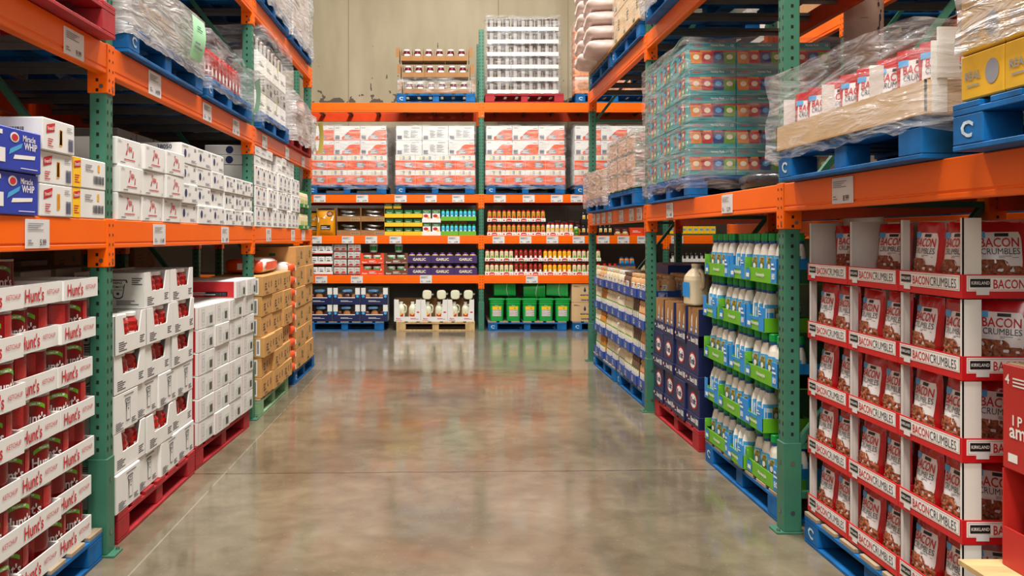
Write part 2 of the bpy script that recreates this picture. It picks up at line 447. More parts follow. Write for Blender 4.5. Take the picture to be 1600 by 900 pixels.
# ------------------------------------------------------------------ racks
CW = .076
def column_mb(h, sleeve=True, n0=0.22):
    """upright: -Y face and +-X faces carry the slots; origin at base centre"""
    m = MB((CW, CW, h)); m.box(-CW/2, CW/2, -CW/2, CW/2, .008, h, 'green', .004)
    z = n0
    while z < h-.03:
        if z > (.46 if sleeve else .1):
            for f in ('F', 'B', 'L', 'R'):
                if f in 'FB':
                    m.rect(f, -.0065, .0065, z, z+.016, 'hole')
                else:
                    for u in (-.021, .021):
                        m.poly(f, [(u-.006, z), (u+.004, z-.004), (u+.006, z+.014), (u-.003, z+.018)], 'hole')
        z += .0508
    if sleeve:
        m.box(-CW/2-.006, CW/2+.006, -CW/2-.006, CW/2+.006, .01, .44, 'green', .003)
        mm = MB((CW+.012, CW+.012, h))
        for z in (.1, .34):
            for f in ('F', 'L', 'R'): mm.disc(f, 0, z, .011, .011, 'bolt', .002, 10)
        m.add(mm.v, mm.f, 'bolt')
    return m
def foot_mb():
    m = MB(); m.box(-.08, .05, -.052, .052, 0, .01, 'green', .002)
    m.lathe([(.009, .01), (.009, .02)], 'bolt', 8, c=(-.064, -.03, 0)); return m
def beam_mb(L_, h, dark=False):
    """beam along X, front face at y=0 (towards -Y), top at z=0"""
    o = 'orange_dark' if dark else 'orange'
    pr = [(0, -.004), (.004, 0), (.03, 0), (.03, -.022), (.045, -.022), (.045, -h), (.004, -h), (0, -h+.004), (0, -h+.018), (.004, -h+.021), (.004, -h+.026), (0, -h+.03)]
    n = len(pr); m = MB()
    vs = [(0, y, z) for y, z in pr]+[(L_, y, z) for y, z in pr]
    fs = [(i, i+n, (i+1) % n+n, (i+1) % n) for i in range(n)]+[tuple(range(n)), tuple(range(n, 2*n))[::-1]]
    m.add(vs, fs, o); return m
def connector_mb(h, wide=CW+.014):
    """end plate wrapped round the upright, top at z=0, origin at upright centre"""
    m = MB((wide, wide, 0)); d = wide/2; H = h+.085
    m.box(-d, d, -d, d, -H, .004, 'orange', .003)
    for k in range(5):
        z = -.02-k*(H-.04)/4
        for u in (-.02, .02): m.rect('F', u-.005, u+.005, z-.012, z, 'hole')
        for f in 'LR': m.rect(f, -.006, .006, z-.014, z, 'hole')
    for f in ('F', 'L', 'R'): m.disc(f, .018, -H+.03, .010, .010, 'bolt', .0015, 10)
    return m
def bracket(h): return connector_mb(h).mesh('connector')
_bm = {}
def cached(k, fn):
    if k not in _bm: _bm[k] = fn()
    return _bm[k]
def child(name, mesh, parent, loc, rz=0.0, label=None, rot=None):
    o = bpy.data.objects.new(name, mesh); COL.objects.link(o); o.parent = parent; o.location = loc
    o.rotation_euler = rot or (0, 0, rz)
    if label: o['label'] = label
    return o
def rack(label, side, front, depth, starts, levels, H, group=None, braces=True, sleeve=True, front_side=None):
    """starts: coordinates (along the row) of each upright's near/left face. levels: (top z, beam h, kind)"""
    root = bpy.data.objects.new('pallet_rack', None); COL.objects.link(root)
    root['label'] = label; root['category'] = 'rack'
    if group: root['group'] = group
    rz = ROT[side]
    cx, cy = at(side, front, starts[0], 0); root.location = (cx, cy, 0); root.rotation_euler = (0, 0, rz)
    # local frame: x along the row, y inwards. For 'R' local x runs to -Y world, so mirror the positions
    sg = -1 if side == 'R' else 1
    loc = [sg*(s_-starts[0]) for s_ in starts]
    col = cached(('col', H, sleeve), lambda: column_mb(H, sleeve).mesh('upright'))
    foot = cached('foot', lambda: foot_mb().mesh('foot_plate'))
    for x in loc:
        xc = x+sg*CW/2
        for yc in (CW/2, depth-CW/2):
            # slotted narrow pattern faces the aisle: turn the post a quarter
            up = child('upright', col, root, (xc, yc, 0), PI/2)
            child('foot_plate', foot, up, (0, 0, 0), 0)
        if braces:
            m = MB(); z = .2; fwd = True
            for zz in (.18, .42): m.bar((0, CW, zz), (0, depth-CW, zz), .03, .03, 'green_brace')
            z = .42
            while z+1.2 < H:
                a, b_ = (CW, depth-CW) if fwd else (depth-CW, CW)
                m.bar((0, a, z), (0, b_, z+1.18), .035, .03, 'green_brace'); z += 1.18; fwd = True
                m.bar((0, CW, z), (0, depth-CW, z), .03, .03, 'green_brace')
            child('brace', cached(('br', H, depth), lambda: m.mesh('brace')), root, (xc, 0, 0))
    for top, bh, kind in levels:
        for i in range(len(loc)-1):
            a = loc[i]; b_ = loc[i+1]
            x0 = min(a, b_)+(CW if sg > 0 else 0); x1 = max(a, b_)-(0 if sg > 0 else CW)
            x0, x1 = (min(a, b_)+CW, max(a, b_)) if sg > 0 else (min(a, b_), max(a, b_)-CW)
            L_ = x1-x0
            child('beam', cached(('beam', round(L_, 3), bh), lambda: beam_mb(L_, bh).mesh('beam')), root, (x0, -.004, top))
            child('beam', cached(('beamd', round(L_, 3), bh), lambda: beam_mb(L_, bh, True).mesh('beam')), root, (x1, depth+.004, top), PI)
            if kind == 'bars':
                me = cached(('cb', depth), lambda: (lambda q: (q.box(-.035, .035, .035, depth-.035, -.045, -.023, 'steel'), q.box(-.006, .006, .04, depth-.04, -.075, -.045, 'steel'), q)[-1])(MB()).mesh('crossbar'))
                for k in range(6): child('crossbar', me, root, (x0+L_*(k+.5)/6, 0, top))
            else:
                me = cached(('dk', depth, round(L_, 3)), lambda: (lambda q: (q.box(.005, L_-.005, .032, depth-.032, -.021, -.003, 'ply'), q)[-1])(MB()).mesh('deck'))
                child('deck', me, root, (x0, 0, top))
        cm = cached(('cn', bh), lambda: connector_mb(bh).mesh('connector'))
        for x in loc:
            for yc, r in ((CW/2, 0), (depth-CW/2, PI)): child('connector', cm, root, (x+sg*CW/2, yc, top), r)
    return root
XL, XR, YB = -1.54, 1.635, 12.86
LS = [-1.84, .98, 3.80, 6.62, 9.44]; RS = [-1.54, 1.28, 4.10, 6.92, 9.74]
L1, L2, L3 = 1.52, 2.31, 3.33
R1, R2 = 1.70, 3.11
B1, B2, B3, B4 = .85, 1.455, 2.083, 3.48
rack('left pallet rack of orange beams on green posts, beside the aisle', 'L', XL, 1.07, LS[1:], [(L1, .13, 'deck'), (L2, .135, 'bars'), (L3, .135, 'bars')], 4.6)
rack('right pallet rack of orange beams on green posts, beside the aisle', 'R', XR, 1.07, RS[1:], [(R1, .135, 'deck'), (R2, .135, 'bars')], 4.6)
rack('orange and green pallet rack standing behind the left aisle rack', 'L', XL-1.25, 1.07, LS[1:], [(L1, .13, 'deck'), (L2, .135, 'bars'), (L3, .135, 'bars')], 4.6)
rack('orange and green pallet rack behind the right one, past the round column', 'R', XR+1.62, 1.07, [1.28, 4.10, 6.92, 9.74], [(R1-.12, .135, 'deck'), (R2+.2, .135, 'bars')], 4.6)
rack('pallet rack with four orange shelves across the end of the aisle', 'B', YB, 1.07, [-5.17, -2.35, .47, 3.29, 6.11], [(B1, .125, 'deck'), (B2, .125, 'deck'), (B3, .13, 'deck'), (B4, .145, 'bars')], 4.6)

# ------------------------------------------------------------------ pallets
mat('logo_pale', (190, 206, 216), .6, var=.2, scale=60)
def pallet_T(c, wood_top, w=1.2, d=1.0, worn='wood'):
    dk = MB((w, d, 0))
    n = 7; bw = .13; gap = (w-n*bw)/(n-1)
    for i in range(n):
        x = -w/2+i*(bw+gap); dk.box(x, x+bw, -d/2, d/2, .124, .142, wood_top, .002)
    for y in (-d/2, -.05, d/2-.1): dk.box(-w/2, w/2, y, y+.1, .106, .124, c, .002)
    bs = MB()
    for y in (-d/2, -.05, d/2-.1): bs.box(-w/2, w/2, y, y+.1, 0, .016, c, .002)
    for x in (-w/2, w/2-.1): bs.box(x, x+.1, -d/2+.1, d/2-.1, 0, .016, c, .002)
    corner = MB((.145, .12, .09)); corner.box(-.0725, .0725, -.06, .06, 0, .09, c, .004)
    if 'blue' in c:
        corner.text('F', 'C', 0, .047, .05, 'logo_pale', bold=.03, sx=1.3, rot=-.2)
    blk = MB(); blk.box(-.05, .05, -.05, .05, 0, .09, c, .004)
    pc = MB(); pc.box(-.0725, .0725, -.06, .06, 0, .09, c, .004)
    cm, bm_, pm_ = corner.mesh('block'), blk.mesh('block'), pc.mesh('block'); parts = [part('deck', dk), part('base', bs)]
    for ix, x in enumerate((-w/2+.0725, 0, w/2-.0725)):
        for y in (-d/2+.06, 0, d/2-.06):
            p = T('block', cm if ix == 0 and y < -.1 else pm_ if ix != 1 and abs(y) > .1 else bm_); p.loc = (x, y, .016)
            parts.append(p)
    return T('pallet', None, parts, (w, d, .142))
PB = pallet_T('pallet_blue', 'wood_grey'); PR = pallet_T('pallet_red', 'pallet_red'); PG = pallet_T('pallet_green', 'wood_grey'); PW = pallet_T('wood', 'wood')
PBB = pallet_T('pallet_blue', 'pallet_blue')
def pal(t, side, xf, a, z, label, **k): return put(t, side, xf, a, z+(.0015 if z > .01 else 0), label, 'pallet', **k)

# ------------------------------------------------------------------ shelf price tags
def tag_T(price, w=.18, h=.108):
    m = MB((w, .004, h)); m.box(-w/2, w/2, -.002, .002, 0, h, 'paper')
    m.lines('F', -w/2+.012, w/2-.05, h*.62, h*.9, 4, 'ink_light'); m.lines('F', -w/2+.012, -w/2+.05, h*.15, h*.35, 2, 'ink_light')
    if price: m.text('F', price, w*.2, h*.2, h*.22, 'black', bold=.01, sx=.9)
    return T('price_tag', m, (), (w, .004, h))
_tags = {}
def tag(price, side, xf, a, top, label, w=.18, h=.108):
    if price not in _tags: _tags[price] = tag_T(price, w, h)
    x, y = at(side, xf, a, -.0075)
    inst(_tags[price], (x, y, top-h-.012), ROT[side], label, 'price tag', 'price tags clipped on the orange beams')

# ================================================================== PRODUCT TEMPLATES
def carton(w, d, h, m='carton_white', dec=None, name='carton', seam=True, bev=.004, parts=()):
    b = MB((w, d, h)); b.box(-w/2, w/2, -d/2, d/2, 0, h-.001, m, bev)
    if seam: b.rect('T', -w/2+.006, w/2-.006, -.0012, .0012, 'ink_light')
    if dec: dec(b, w, d, h)
    return T(name, b, parts, (w, d, h))
def open_tray(b, w, d, h, m, inner=None, t=.004, fl=None):
    """low open tray: floor and four lips"""
    inner = inner or m
    b.box(-w/2, w/2, -d/2, d/2, 0, t, m)
    b.box(-w/2, w/2, -d/2, -d/2+t, t, h, m); b.box(-w/2, w/2, d/2-t, d/2, t, h, m)
    b.box(-w/2, -w/2+t, -d/2+t, d/2-t, t, h, m); b.box(w/2-t, w/2, -d/2+t, d/2-t, t, h, m)

# --- big cans and their trays
def can_T(turn):
    r, h = .0765, .166
    b = MB(); b.lathe([(r-.003, .003), (r, 0), (r, .008), (r-.002, .010), (r-.002, h-.010), (r, h-.008), (r, h-.001), (r-.004, h), (r-.006, h-.005), (0, h-.005)],
            ['tin', 'tin', 'tin', 'can_red', 'tin', 'tin', 'tin', 'tin', 'tin'], 28)
    def F(u, v, off): return cyl(r-.002)(u+turn*r, v, off)
    b.rect(F, .062, .150, .018, .150, 'can_panel', n=8); b.lines(F, .070, .142, .03, .14, 11, 'can_red')
    b.text(F, "Hunt's", 0, .078, .040, 'white', maxw=.105, bold=.02)
    b.text(F, 'TOMATO', 0, .043, .013, 'white', bold=.01); b.text(F, 'KETCHUP', 0, .024, .013, 'white', bold=.01)
    n = 10
    for i in range(n):
        a0 = -1+2*i/n; a1 = -1+2*(i+1)/n
        f = lambda a: .018*(1-a*a)
        b.add([F(a0*.048, .108+f(a0), EPS), F(a1*.048, .108+f(a1), EPS), F(a1*.048, .124+f(a1), EPS), F(a0*.048, .124+f(a0), EPS)], [(0, 1, 2, 3)], 'lime')
    b.text(F, 'PREMIUM', 0, .132, .009, 'white', bold=.01)
    return T('tomato_can', b, (), (2*r, 2*r, h))
CANS = [can_T(-.85), can_T(-.5), can_T(-1.25), can_T(-2.5)]
def can_tray_T():
    w, d, h = .325, .48, .082; b = MB((w, d, h)); open_tray(b, w, d, h, 'carton_white', t=.005)
    for f, q in (('F', w), ('L', d), ('R', d)):
        b.text(f, "Hunt's", -q*.19, h*.5, .052, 'ink_red', bold=.016, maxw=.145); b.text(f, 'KETCHUP', q*.27, h*.55, .018, 'ink_red', maxw=.10)
    return T('can_tray', b, (), (w, d, h))
CTRAY = can_tray_T()
# --- French fry style sauce cartons
def dec_fr(b, w, d, h):
    def flag(f, u, v, k):
        b.poly(f, [(u-.032*k, v-.018*k), (u+.028*k, v-.006*k), (u+.032*k, v+.024*k), (u+.01*k, v+.020*k), (u-.03*k, v+.012*k)], 'ink_red')
        b.text(f, "French's", u, v+.003*k, .014*k, 'white', bold=.01, maxw=.054*k, off=EPS*3, rot=.15)
    flag('F', -w*.27, h*.68, 1.1)
    b.lines('F', -w*.36, -w*.2, h*.14, h*.42, 4, 'ink_red')
    for k in range(5): b.poly('F', [(-.002+k*.004, h*.2+k*.006), (.02, h*.22+k*.012), (.022, h*.3+k*.012), (.002, h*.34+k*.012)], 'fry')
    b.rect('F', .0, .026, h*.25, h*.72, 'fry'); b.barcode('F', w*.36, h*.3, .045, .05, 'ink_navy'); b.lines('F', w*.24, w*.42, h*.72, h*.88, 3)
    b.lines('L', -d*.1, d*.12, h*.2, h*.7, 9); b.barcode('L', d*.25, h*.45, .06, .06, 'ink'); b.disc('L', -d*.32, h*.6, .014, .014, 'ink'); b.lines('L', -d*.4, -d*.28, h*.15, h*.35, 3)
FRIES = carton(.27, .40, .125, 'carton_white', dec_fr, name='fries_carton')
def dec_fy(b, w, d, h):
    b.rect('F', -w/2, -w/2+.075, .002, h-.003, 'yellow'); b.rect('L', -d/2, d/2, .002, h-.003, 'yellow')
    b.poly('F', [(-w/2+.008, h*.62), (-w/2+.068, h*.68), (-w/2+.07, h*.9), (-w/2+.01, h*.84)], 'ink_red', EPS*2)
    b.text('F', "French's", -w/2+.039, h*.76, .016, 'white', bold=.01, off=EPS*3, rot=.1, maxw=.055)
    b.lines('F', -w/2+.015, -w/2+.06, h*.15, h*.45, 4, 'ink_red'); b.rect('F', w*.24, w*.3, h*.6, h*.85, 'fry')
    b.barcode('F', w*.27, h*.32, .11, .035, 'ink'); b.lines('F', -w*.14, w*.1, h*.6, h*.85, 3)
YELLOW = carton(.33, .35, .127, 'carton_white', dec_fy, name='yellow_carton')
def dec_bl(b, w, d, h):
    b.disc('F', -.01, h*.78, .03, .018, 'white'); b.disc('F', -.01, h*.78, .022, .012, 'ink_red', EPS*2)
    b.text('F', 'Miracle', .09, h*.8, .022, 'white', bold=.01); b.text('F', 'WHIP', .10, h*.62, .026, 'white', bold=.02)
    b.poly('F', [(-.05, h*.36), (.035, h*.56), (.045, h*.68), (-.04, h*.5)], 'label_blue'); b.poly('F', [(-.02, h*.28), (.13, h*.33), (.135, h*.42), (-.01, h*.38)], 'white')
    b.rect('F', -w*.48, -w*.2, h*.18, h*.5, 'white'); b.rect('F', -w*.48, -w*.25, h*.8, h*.9, 'white'); b.lines('F', .03, .15, h*.08, h*.12, 1, 'white')
BLUEB = carton(.36, .40, .152, 'blue_box', dec_bl, seam=False, name='blue_carton')
def dec_tap(b, w, d, h):
    b.text('F', 'Tapa', 0, h*.66, .040, 'ink_red', bold=.02, rot=-.12, sx=.8); b.poly('F', [(-.045, h*.42), (-.03, h*.6), (-.02, h*.58), (-.03, h*.4)], 'ink_red')
    b.poly('F', [(.035, h*.34), (.045, h*.6), (.052, h*.58), (.048, h*.34)], 'ink_red')
    b.lines('F', -.065, .07, h*.22, h*.3, 1, 'ink_red'); b.lines('F', -.11, -.05, h*.1, h*.16, 1, 'ink'); b.lines('F', -w*.45, -w*.3, h*.84, h*.92, 2); b.lines('F', w*.38, w*.44, h*.1, h*.2, 2)
    b.frame('L', -d*.4, -d*.1, h*.2, h*.8, .002, 'ink'); b.lines('L', -d*.37, -d*.15, h*.3, h*.7, 5)
TAPA = carton(.30, .40, .130, 'carton_white', dec_tap, name='sauce_carton')
def dec_salt(b, w, d, h):
    b.disc('F', -w*.28, h*.52, .022, .024, 'ink_navy'); b.text('F', 'salt', -w*.05, h*.5, .022, 'ink_light', bold=.01)
    b.lines('F', -w*.46, -w*.1, h*.85, h*.93, 1); b.lines('F', w*.1, w*.46, h*.12, h*.26, 3, 'ink_navy'); b.rect('F', w*.3, w*.42, h*.72, h*.86, 'ink_light')
    b.text('L', '38050', d*.28, h*.78, .026, 'ink_navy', bold=.02); b.text('L', 'salt', .01, h*.5, .045, 'ink', bold=.01)
    b.disc('L', -d*.2, h*.52, .045, .022, 'ink_navy'); b.lines('L', -d*.26, -d*.14, h*.46, h*.58, 1, 'white', EPS*3)
    b.frame('L', -d*.05, d*.4, h*.06, h*.28, .003, 'ink_navy'); b.barcode('L', d*.17, h*.17, .13, .018, 'ink', 14); b.lines('L', -d*.45, -d*.1, h*.86, h*.92, 1, 'ink')
SALT = carton(.30, .45, .117, 'carton_white', dec_salt, name='salt_carton')
def dec_pep(b, w, d, h):
    b.disc('F', -w*.3, h*.5, .018, .024, 'ink_navy'); b.lines('F', -w*.1, w*.2, h*.4, h*.7, 3); b.lines('F', w*.2, w*.46, h*.1, h*.3, 4, 'ink'); b.lines('F', -w*.45, 0, h*.86, h*.93, 1); b.rect('F', w*.3, w*.42, h*.76, h*.88, 'ink_navy')
PEP = carton(.268, .40, .114, 'carton_white', dec_pep, name='pepper_carton')
def dec_nar(col):
    def f(b, w, d, h):
        b.disc('F', 0, h*.66, .022, .022, 'ink_navy'); b.lines('F', -.03, .03, h*.4, h*.5, 2, col); b.lines('F', -w*.35, w*.3, h*.12, h*.26, 3, 'ink_navy')
        b.rect('F', -w*.4, -w*.25, h*.86, h*.94, col); b.rect('F', w*.25, w*.4, h*.86, h*.94, 'ink_light')
    return f
NARR = carton(.215, .40, .163, 'carton_white', dec_nar('ink_red'), name='narrow_carton'); NARB = carton(.215, .40, .163, 'carton_white', dec_nar('ink_light'), name='narrow_carton')
def dec_flat(b, w, d, h):
    b.lines('F', -w*.3, w*.3, h*.4, h*.6, 2); b.disc('L', 0, h*.5, .03, .03, 'ink_navy')
FLAT = carton(.214, .40, .078, 'carton_white', dec_flat, name='flat_carton')

# --- tomato ketchup jars and their cartons
def keystone(b, f, u, v, k, m='ink', bg=None):
    pts = [(-.9, .9), (.9, .9), (1.0, .62), (.72, .5), (.5, -.8), (.2, -1), (-.2, -1), (-.5, -.8), (-.72, .5), (-1, .62)]
    b.poly(f, [(u+x*k, v+y*k*1.05) for x, y in pts], m, EPS)
    b.poly(f, [(u+x*k*.86, v+y*k*.92) for x, y in pts], bg or 'carton_pale', EPS*2)
    b.text(f, 'HEINZ', u, v+k*.62, k*.24, m, bold=.02, off=EPS*3); b.text(f, 'TOMATO', u, v+k*.2, k*.26, m, bold=.02, off=EPS*3, maxw=k*1.2)
    b.text(f, 'KETCHUP', u, v-k*.12, k*.16, m, bold=.01, off=EPS*3, maxw=k*.9); b.disc(f, u, v-k*.5, k*.17, k*.15, m, EPS*3, 10)
def kjar_T():
    r, h = .062, .150; b = MB()
    b.lathe([(r-.008, 0), (r, .01), (r-.001, .085), (r-.006, .095), (r-.004, .112), (r-.02, .130), (r-.022, .14)], 'ketchup', 18, p=2.5)
    F = lambda u, v, off: (u, -(r-.001)-off, v)
    b.rect(cyl(r), -.010, .038, .018, .070, 'white', .003, 4); keystone(b, cyl(r), .014, .044, .017, 'ink_red', 'white')
    b.rect(cyl(r), -.085, -.040, .018, .070, 'white', .003, 4); keystone(b, cyl(r), -.062, .044, .017, 'ink_red', 'white')
    l = MB(); l.lathe([(.047, 0), (.049, .003), (.049, .016), (.045, .019), (0, .019)], 'lid_white', 18)
    return T('ketchup_jar', b, [part('lid', l, (0, 0, .133))], (2*r, 2*r, h))
KJ = kjar_T()
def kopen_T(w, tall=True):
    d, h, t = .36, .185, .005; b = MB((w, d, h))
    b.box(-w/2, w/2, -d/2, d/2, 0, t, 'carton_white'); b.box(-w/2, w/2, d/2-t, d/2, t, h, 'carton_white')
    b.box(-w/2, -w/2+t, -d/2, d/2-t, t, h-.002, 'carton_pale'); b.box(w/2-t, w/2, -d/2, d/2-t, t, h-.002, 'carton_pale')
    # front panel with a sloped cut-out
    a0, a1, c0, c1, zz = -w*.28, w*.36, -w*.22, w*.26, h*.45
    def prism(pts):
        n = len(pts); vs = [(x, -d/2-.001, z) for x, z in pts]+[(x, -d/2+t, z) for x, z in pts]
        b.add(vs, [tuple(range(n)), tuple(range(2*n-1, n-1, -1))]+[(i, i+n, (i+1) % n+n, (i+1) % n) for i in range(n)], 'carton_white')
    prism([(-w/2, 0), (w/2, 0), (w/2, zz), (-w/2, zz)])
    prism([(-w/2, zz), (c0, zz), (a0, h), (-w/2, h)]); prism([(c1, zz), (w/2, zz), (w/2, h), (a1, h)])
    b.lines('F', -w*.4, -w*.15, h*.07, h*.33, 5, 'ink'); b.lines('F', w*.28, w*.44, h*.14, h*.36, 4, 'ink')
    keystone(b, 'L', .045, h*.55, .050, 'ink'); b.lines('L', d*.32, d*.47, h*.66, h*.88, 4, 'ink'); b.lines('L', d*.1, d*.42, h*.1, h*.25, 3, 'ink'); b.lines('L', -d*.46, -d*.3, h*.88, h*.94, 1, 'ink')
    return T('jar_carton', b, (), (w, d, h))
KOPEN = kopen_T(.40)
def dec_kc(b, w, d, h):
    keystone(b, 'F', .02, h*.62, .036, 'ink', 'carton_white'); b.rect('F', .002, .038, h*.24, h*.62, 'carton_white', EPS*2.5); b.frame('F', -.002, .042, h*.2, h*.8, .0025, 'ink', EPS*3)
    b.lines('F', -w*.42, -w*.12, h*.06, h*.28, 5, 'ink'); b.lines('F', w*.22, w*.42, h*.1, h*.25, 3, 'ink'); b.lines('F', -w*.1, w*.3, h*.88, h*.93, 1, 'ink')
    b.lines('L', -d*.4, -d*.1, h*.08, h*.3, 4, 'ink')
KCLOSED = carton(.305, .36, .183, 'carton_white', dec_kc, name='ketchup_carton')
def dec_ks(b, w, d, h):
    b.frame('F', -w*.3, -w*.12, h*.16, h*.84, .002, 'ink_light'); b.frame('F', -w*.26, -w*.16, h*.3, h*.7, .002, 'ink', EPS*2)
    b.poly('F', [(w*.02, h*.04), (w*.46, h*.04), (w*.46, h*.64), (w*.14, h*.64), (w*.14, h*.5), (w*.02, h*.5)], 'carton_pale', EPS)
    b.barcode('F', w*.3, h*.34, .055, .05, 'black', 7); b.rect('L', -d/2+.02, d/2-.02, .006, h-.006, 'ink_red'); b.lines('L', -d*.2, d*.2, h*.2, h*.4, 2, 'white', EPS*3)
    b.rect('F', -w/2, -w/2+.004, .003, h-.003, 'ink_red')
KSMALL = carton(.295, .42, .144, 'carton_white', dec_ks, seam=False, name='bottle_carton')
def dec_kr(b, w, d, h):
    dec_ks(b, w, d, h); b.barcode('L', d*.2, h*.25, .16, .026, 'ink', 20, 'yellow'); keystone(b, 'L', -d*.2, h*.55, .036, 'ink_darkred', 'white'); b.barcode('L', -d*.3, h*.2, .06, .02, 'ink', 8, 'yellow')
KRED = carton(.26, .50, .125, 'carton_white', dec_kr, seam=False, name='bottle_carton')
# --- brown cartons
def dec_br(b, w, d, h):
    b.lines('F', -w*.3, -w*.1, h*.3, h*.7, 3, 'ink'); b.disc('F', w*.1, h*.52, .02, .024, 'ink'); b.disc('F', w*.1, h*.52, .014, .017, 'kraft', EPS*2); b.barcode('F', w*.34, h*.55, .03, .05, 'ink', 5)
    b.lines('F', -w*.2, w*.1, h*.1, h*.2, 2, 'ink'); b.frame('L', -d*.1, d*.2, h*.3, h*.6, .003, 'ink'); b.rect('L', d*.34, d*.42, h*.1, h*.9, 'white'); b.barcode('L', d*.38, h*.5, .02, .1, 'ink', 4)
BROWN = carton(.392, .42, .163, 'kraft', dec_br, name='brown_carton')
def dec_tall(b, w, d, h):
    b.lines('F', w*.05, w*.25, h*.4, h*.8, 5, 'ink_green'); b.rect('F', -w*.3, -w*.1, h*.1, h*.22, 'ink_green'); b.frame('F', -w*.35, -w*.1, h*.3, h*.5, .002, 'ink')
    b.rect('L', -.03, .03, h*.55, h*.68, 'ink_green'); b.lines('L', -d*.4, -d*.25, h*.8, h*.9, 2, 'ink')
TALL = carton(.50, .46, .20, 'kraft', dec_tall, name='tall_carton')
def dec_gen(b, w, d, h):
    b.lines('F', -w*.35, -w*.05, h*.5, h*.75, 3, 'ink'); b.barcode('F', w*.25, h*.3, .08, .05, 'ink'); b.disc('F', w*.2, h*.7, .02, .02, 'ink'); b.lines('L', -d*.3, d*.1, h*.3, h*.6, 3, 'ink')
GEN_K = carton(.40, .38, .28, 'kraft_dark', dec_gen, name='stock_carton'); GEN_W = carton(.30, .38, .20, 'carton_grey', dec_gen, name='stock_carton'); GEN_B = carton(.42, .38, .26, 'navy', dec_gen, name='stock_carton')
# --- big soft sacks
def sack_T(name, w, d, h, m, dec=None, seed=0, pw=5.0, pe=2.6, ends=None, amp=.05):
    b = MB((w, d, h)); nu, nv = 26, 12
    def fn(u, v):
        a = u*2*PI; e = -PI/2+v*PI
        ca, sa, ce, se = math.cos(a), math.sin(a), math.cos(e), math.sin(e)
        q = lambda x, k: math.copysign(abs(x)**(2/k), x)
        x = w/2*q(ca, pw)*q(ce, pe); y = d/2*q(sa, pw)*q(ce, pe); z = h/2+h/2*q(se, 3)
        n = noise.noise((x*7+seed, y*7, z*9)); k = 1+amp*n
        return (x*k, y*k, max(0, z+.16*amp*n))
    b.grid(fn, nu, nv, m)
    if ends:
        e = b.mi(ends)
        for i, f in enumerate(b.f):
            if abs(sum(b.v[j][0] for j in f)/len(f)) > w*.40 and b.m[i] == 0: b.m[i] = e
    if dec: dec(b, w, d, h)
    return T(name, b, (), (w, d, h))
mat('bag_orange', (236, 84, 34), .4)
SACK_O = sack_T('flour_bag', .60, .225, .110, 'white', lambda b, w, d, h: (b.rect('L', -d*.12, d*.12, h*.3, h*.7, 'white', .004), b.rect('F', -w*.36, w*.3, h*.25, h*.75, 'bag_orange', .006)), 0, 7, 5, 'bag_orange')
mat('sack_white', (206, 184, 174), .3, var=.16, scale=8, bump=.6, spec=.7)
SACK_W = sack_T('white_sack', .60, .44, .15, 'sack_white', seed=3, pw=6, pe=5, amp=.10)

# --- bacon crumble pouches
def pouch_T(seed):
    w, h, th = .182, .25, .078; b = MB((w, th, h))
    def surf(u, v, off=0, side=-1):
        # u,v in [-1,1] x [0,1]
        edge = max(0, 1-abs(u)**3.2); z = v
        prof = math.sin(min(1, (1-v)*1.25)*PI/2)**.8*(1 if v > .12 else .82+v*1.5)
        wd = 1-.05*math.sin(v*PI)-(.10*(v-.85)/.15 if v > .85 else 0)
        n = noise.noise((u*2.2+seed*7, v*3.5, seed))*.006*edge
        y = th/2*prof*edge*.98+n
        lean = .012*math.sin(v*2.2+seed)
        return (u*w/2*wd+lean*.4, side*(y+off), v*h)
    b.grid(lambda a, c: surf(a*2-1, c, 0, -1), 16, 14, 'bag_red'); b.grid(lambda a, c: surf(1-a*2, c, 0, 1), 10, 8, 'bag_red')
    def patch(u0, u1, v0, v1, m, off, n=8, bump=0, rd=0):
        def f(a, c):
            vv = v0+(v1-v0)*c; uu = u0+(u1-u0)*a
            if rd: k = 1-rd*abs(2*c-1)**4; uu = (u0+u1)/2+(uu-(u0+u1)/2)*k
            o = off+(bump*noise.noise((uu*9+seed, vv*14, 2)) if bump else 0)
            return surf(uu, vv, o, -1)
        b.grid(f, n, n, m)
    patch(-.76, .78, .30, .84, 'bag_white', .0012, rd=.14); patch(-.7, .7, .0, .30, 'bag_clear', .0012)
    patch(-.78, .34, .16, .47, 'crumbles', .004, 16, .009, rd=.35); patch(-.05, .80, .16, .38, 'crumbles', .003, 12, .006, rd=.3)
    patch(.82, .95, .1, .9, 'bag_red', .001, 3)
    F = lambda u, v, off: surf(u/(w/2), v/h, off+.0015, -1)
    b.text(F, 'BACON', .004, h*.70, .032, 'ink_red', maxw=.118, bold=.012, shear=0); b.text(F, 'CRUMBLES', .006, h*.58, .021, 'ink', maxw=.118)
    b.lines(F, -.0, .06, h*.49, h*.53, 2, 'ink_light')
    patch(-.85, -.40, .76, .85, 'tape_blue', .003, 3); patch(-.1, .35, .78, .825, 'black', .0028, 3)
    return T('bacon_bag', b, (), (w, th, h))
POUCH = [pouch_T(1), pouch_T(2.6), pouch_T(4.1)]
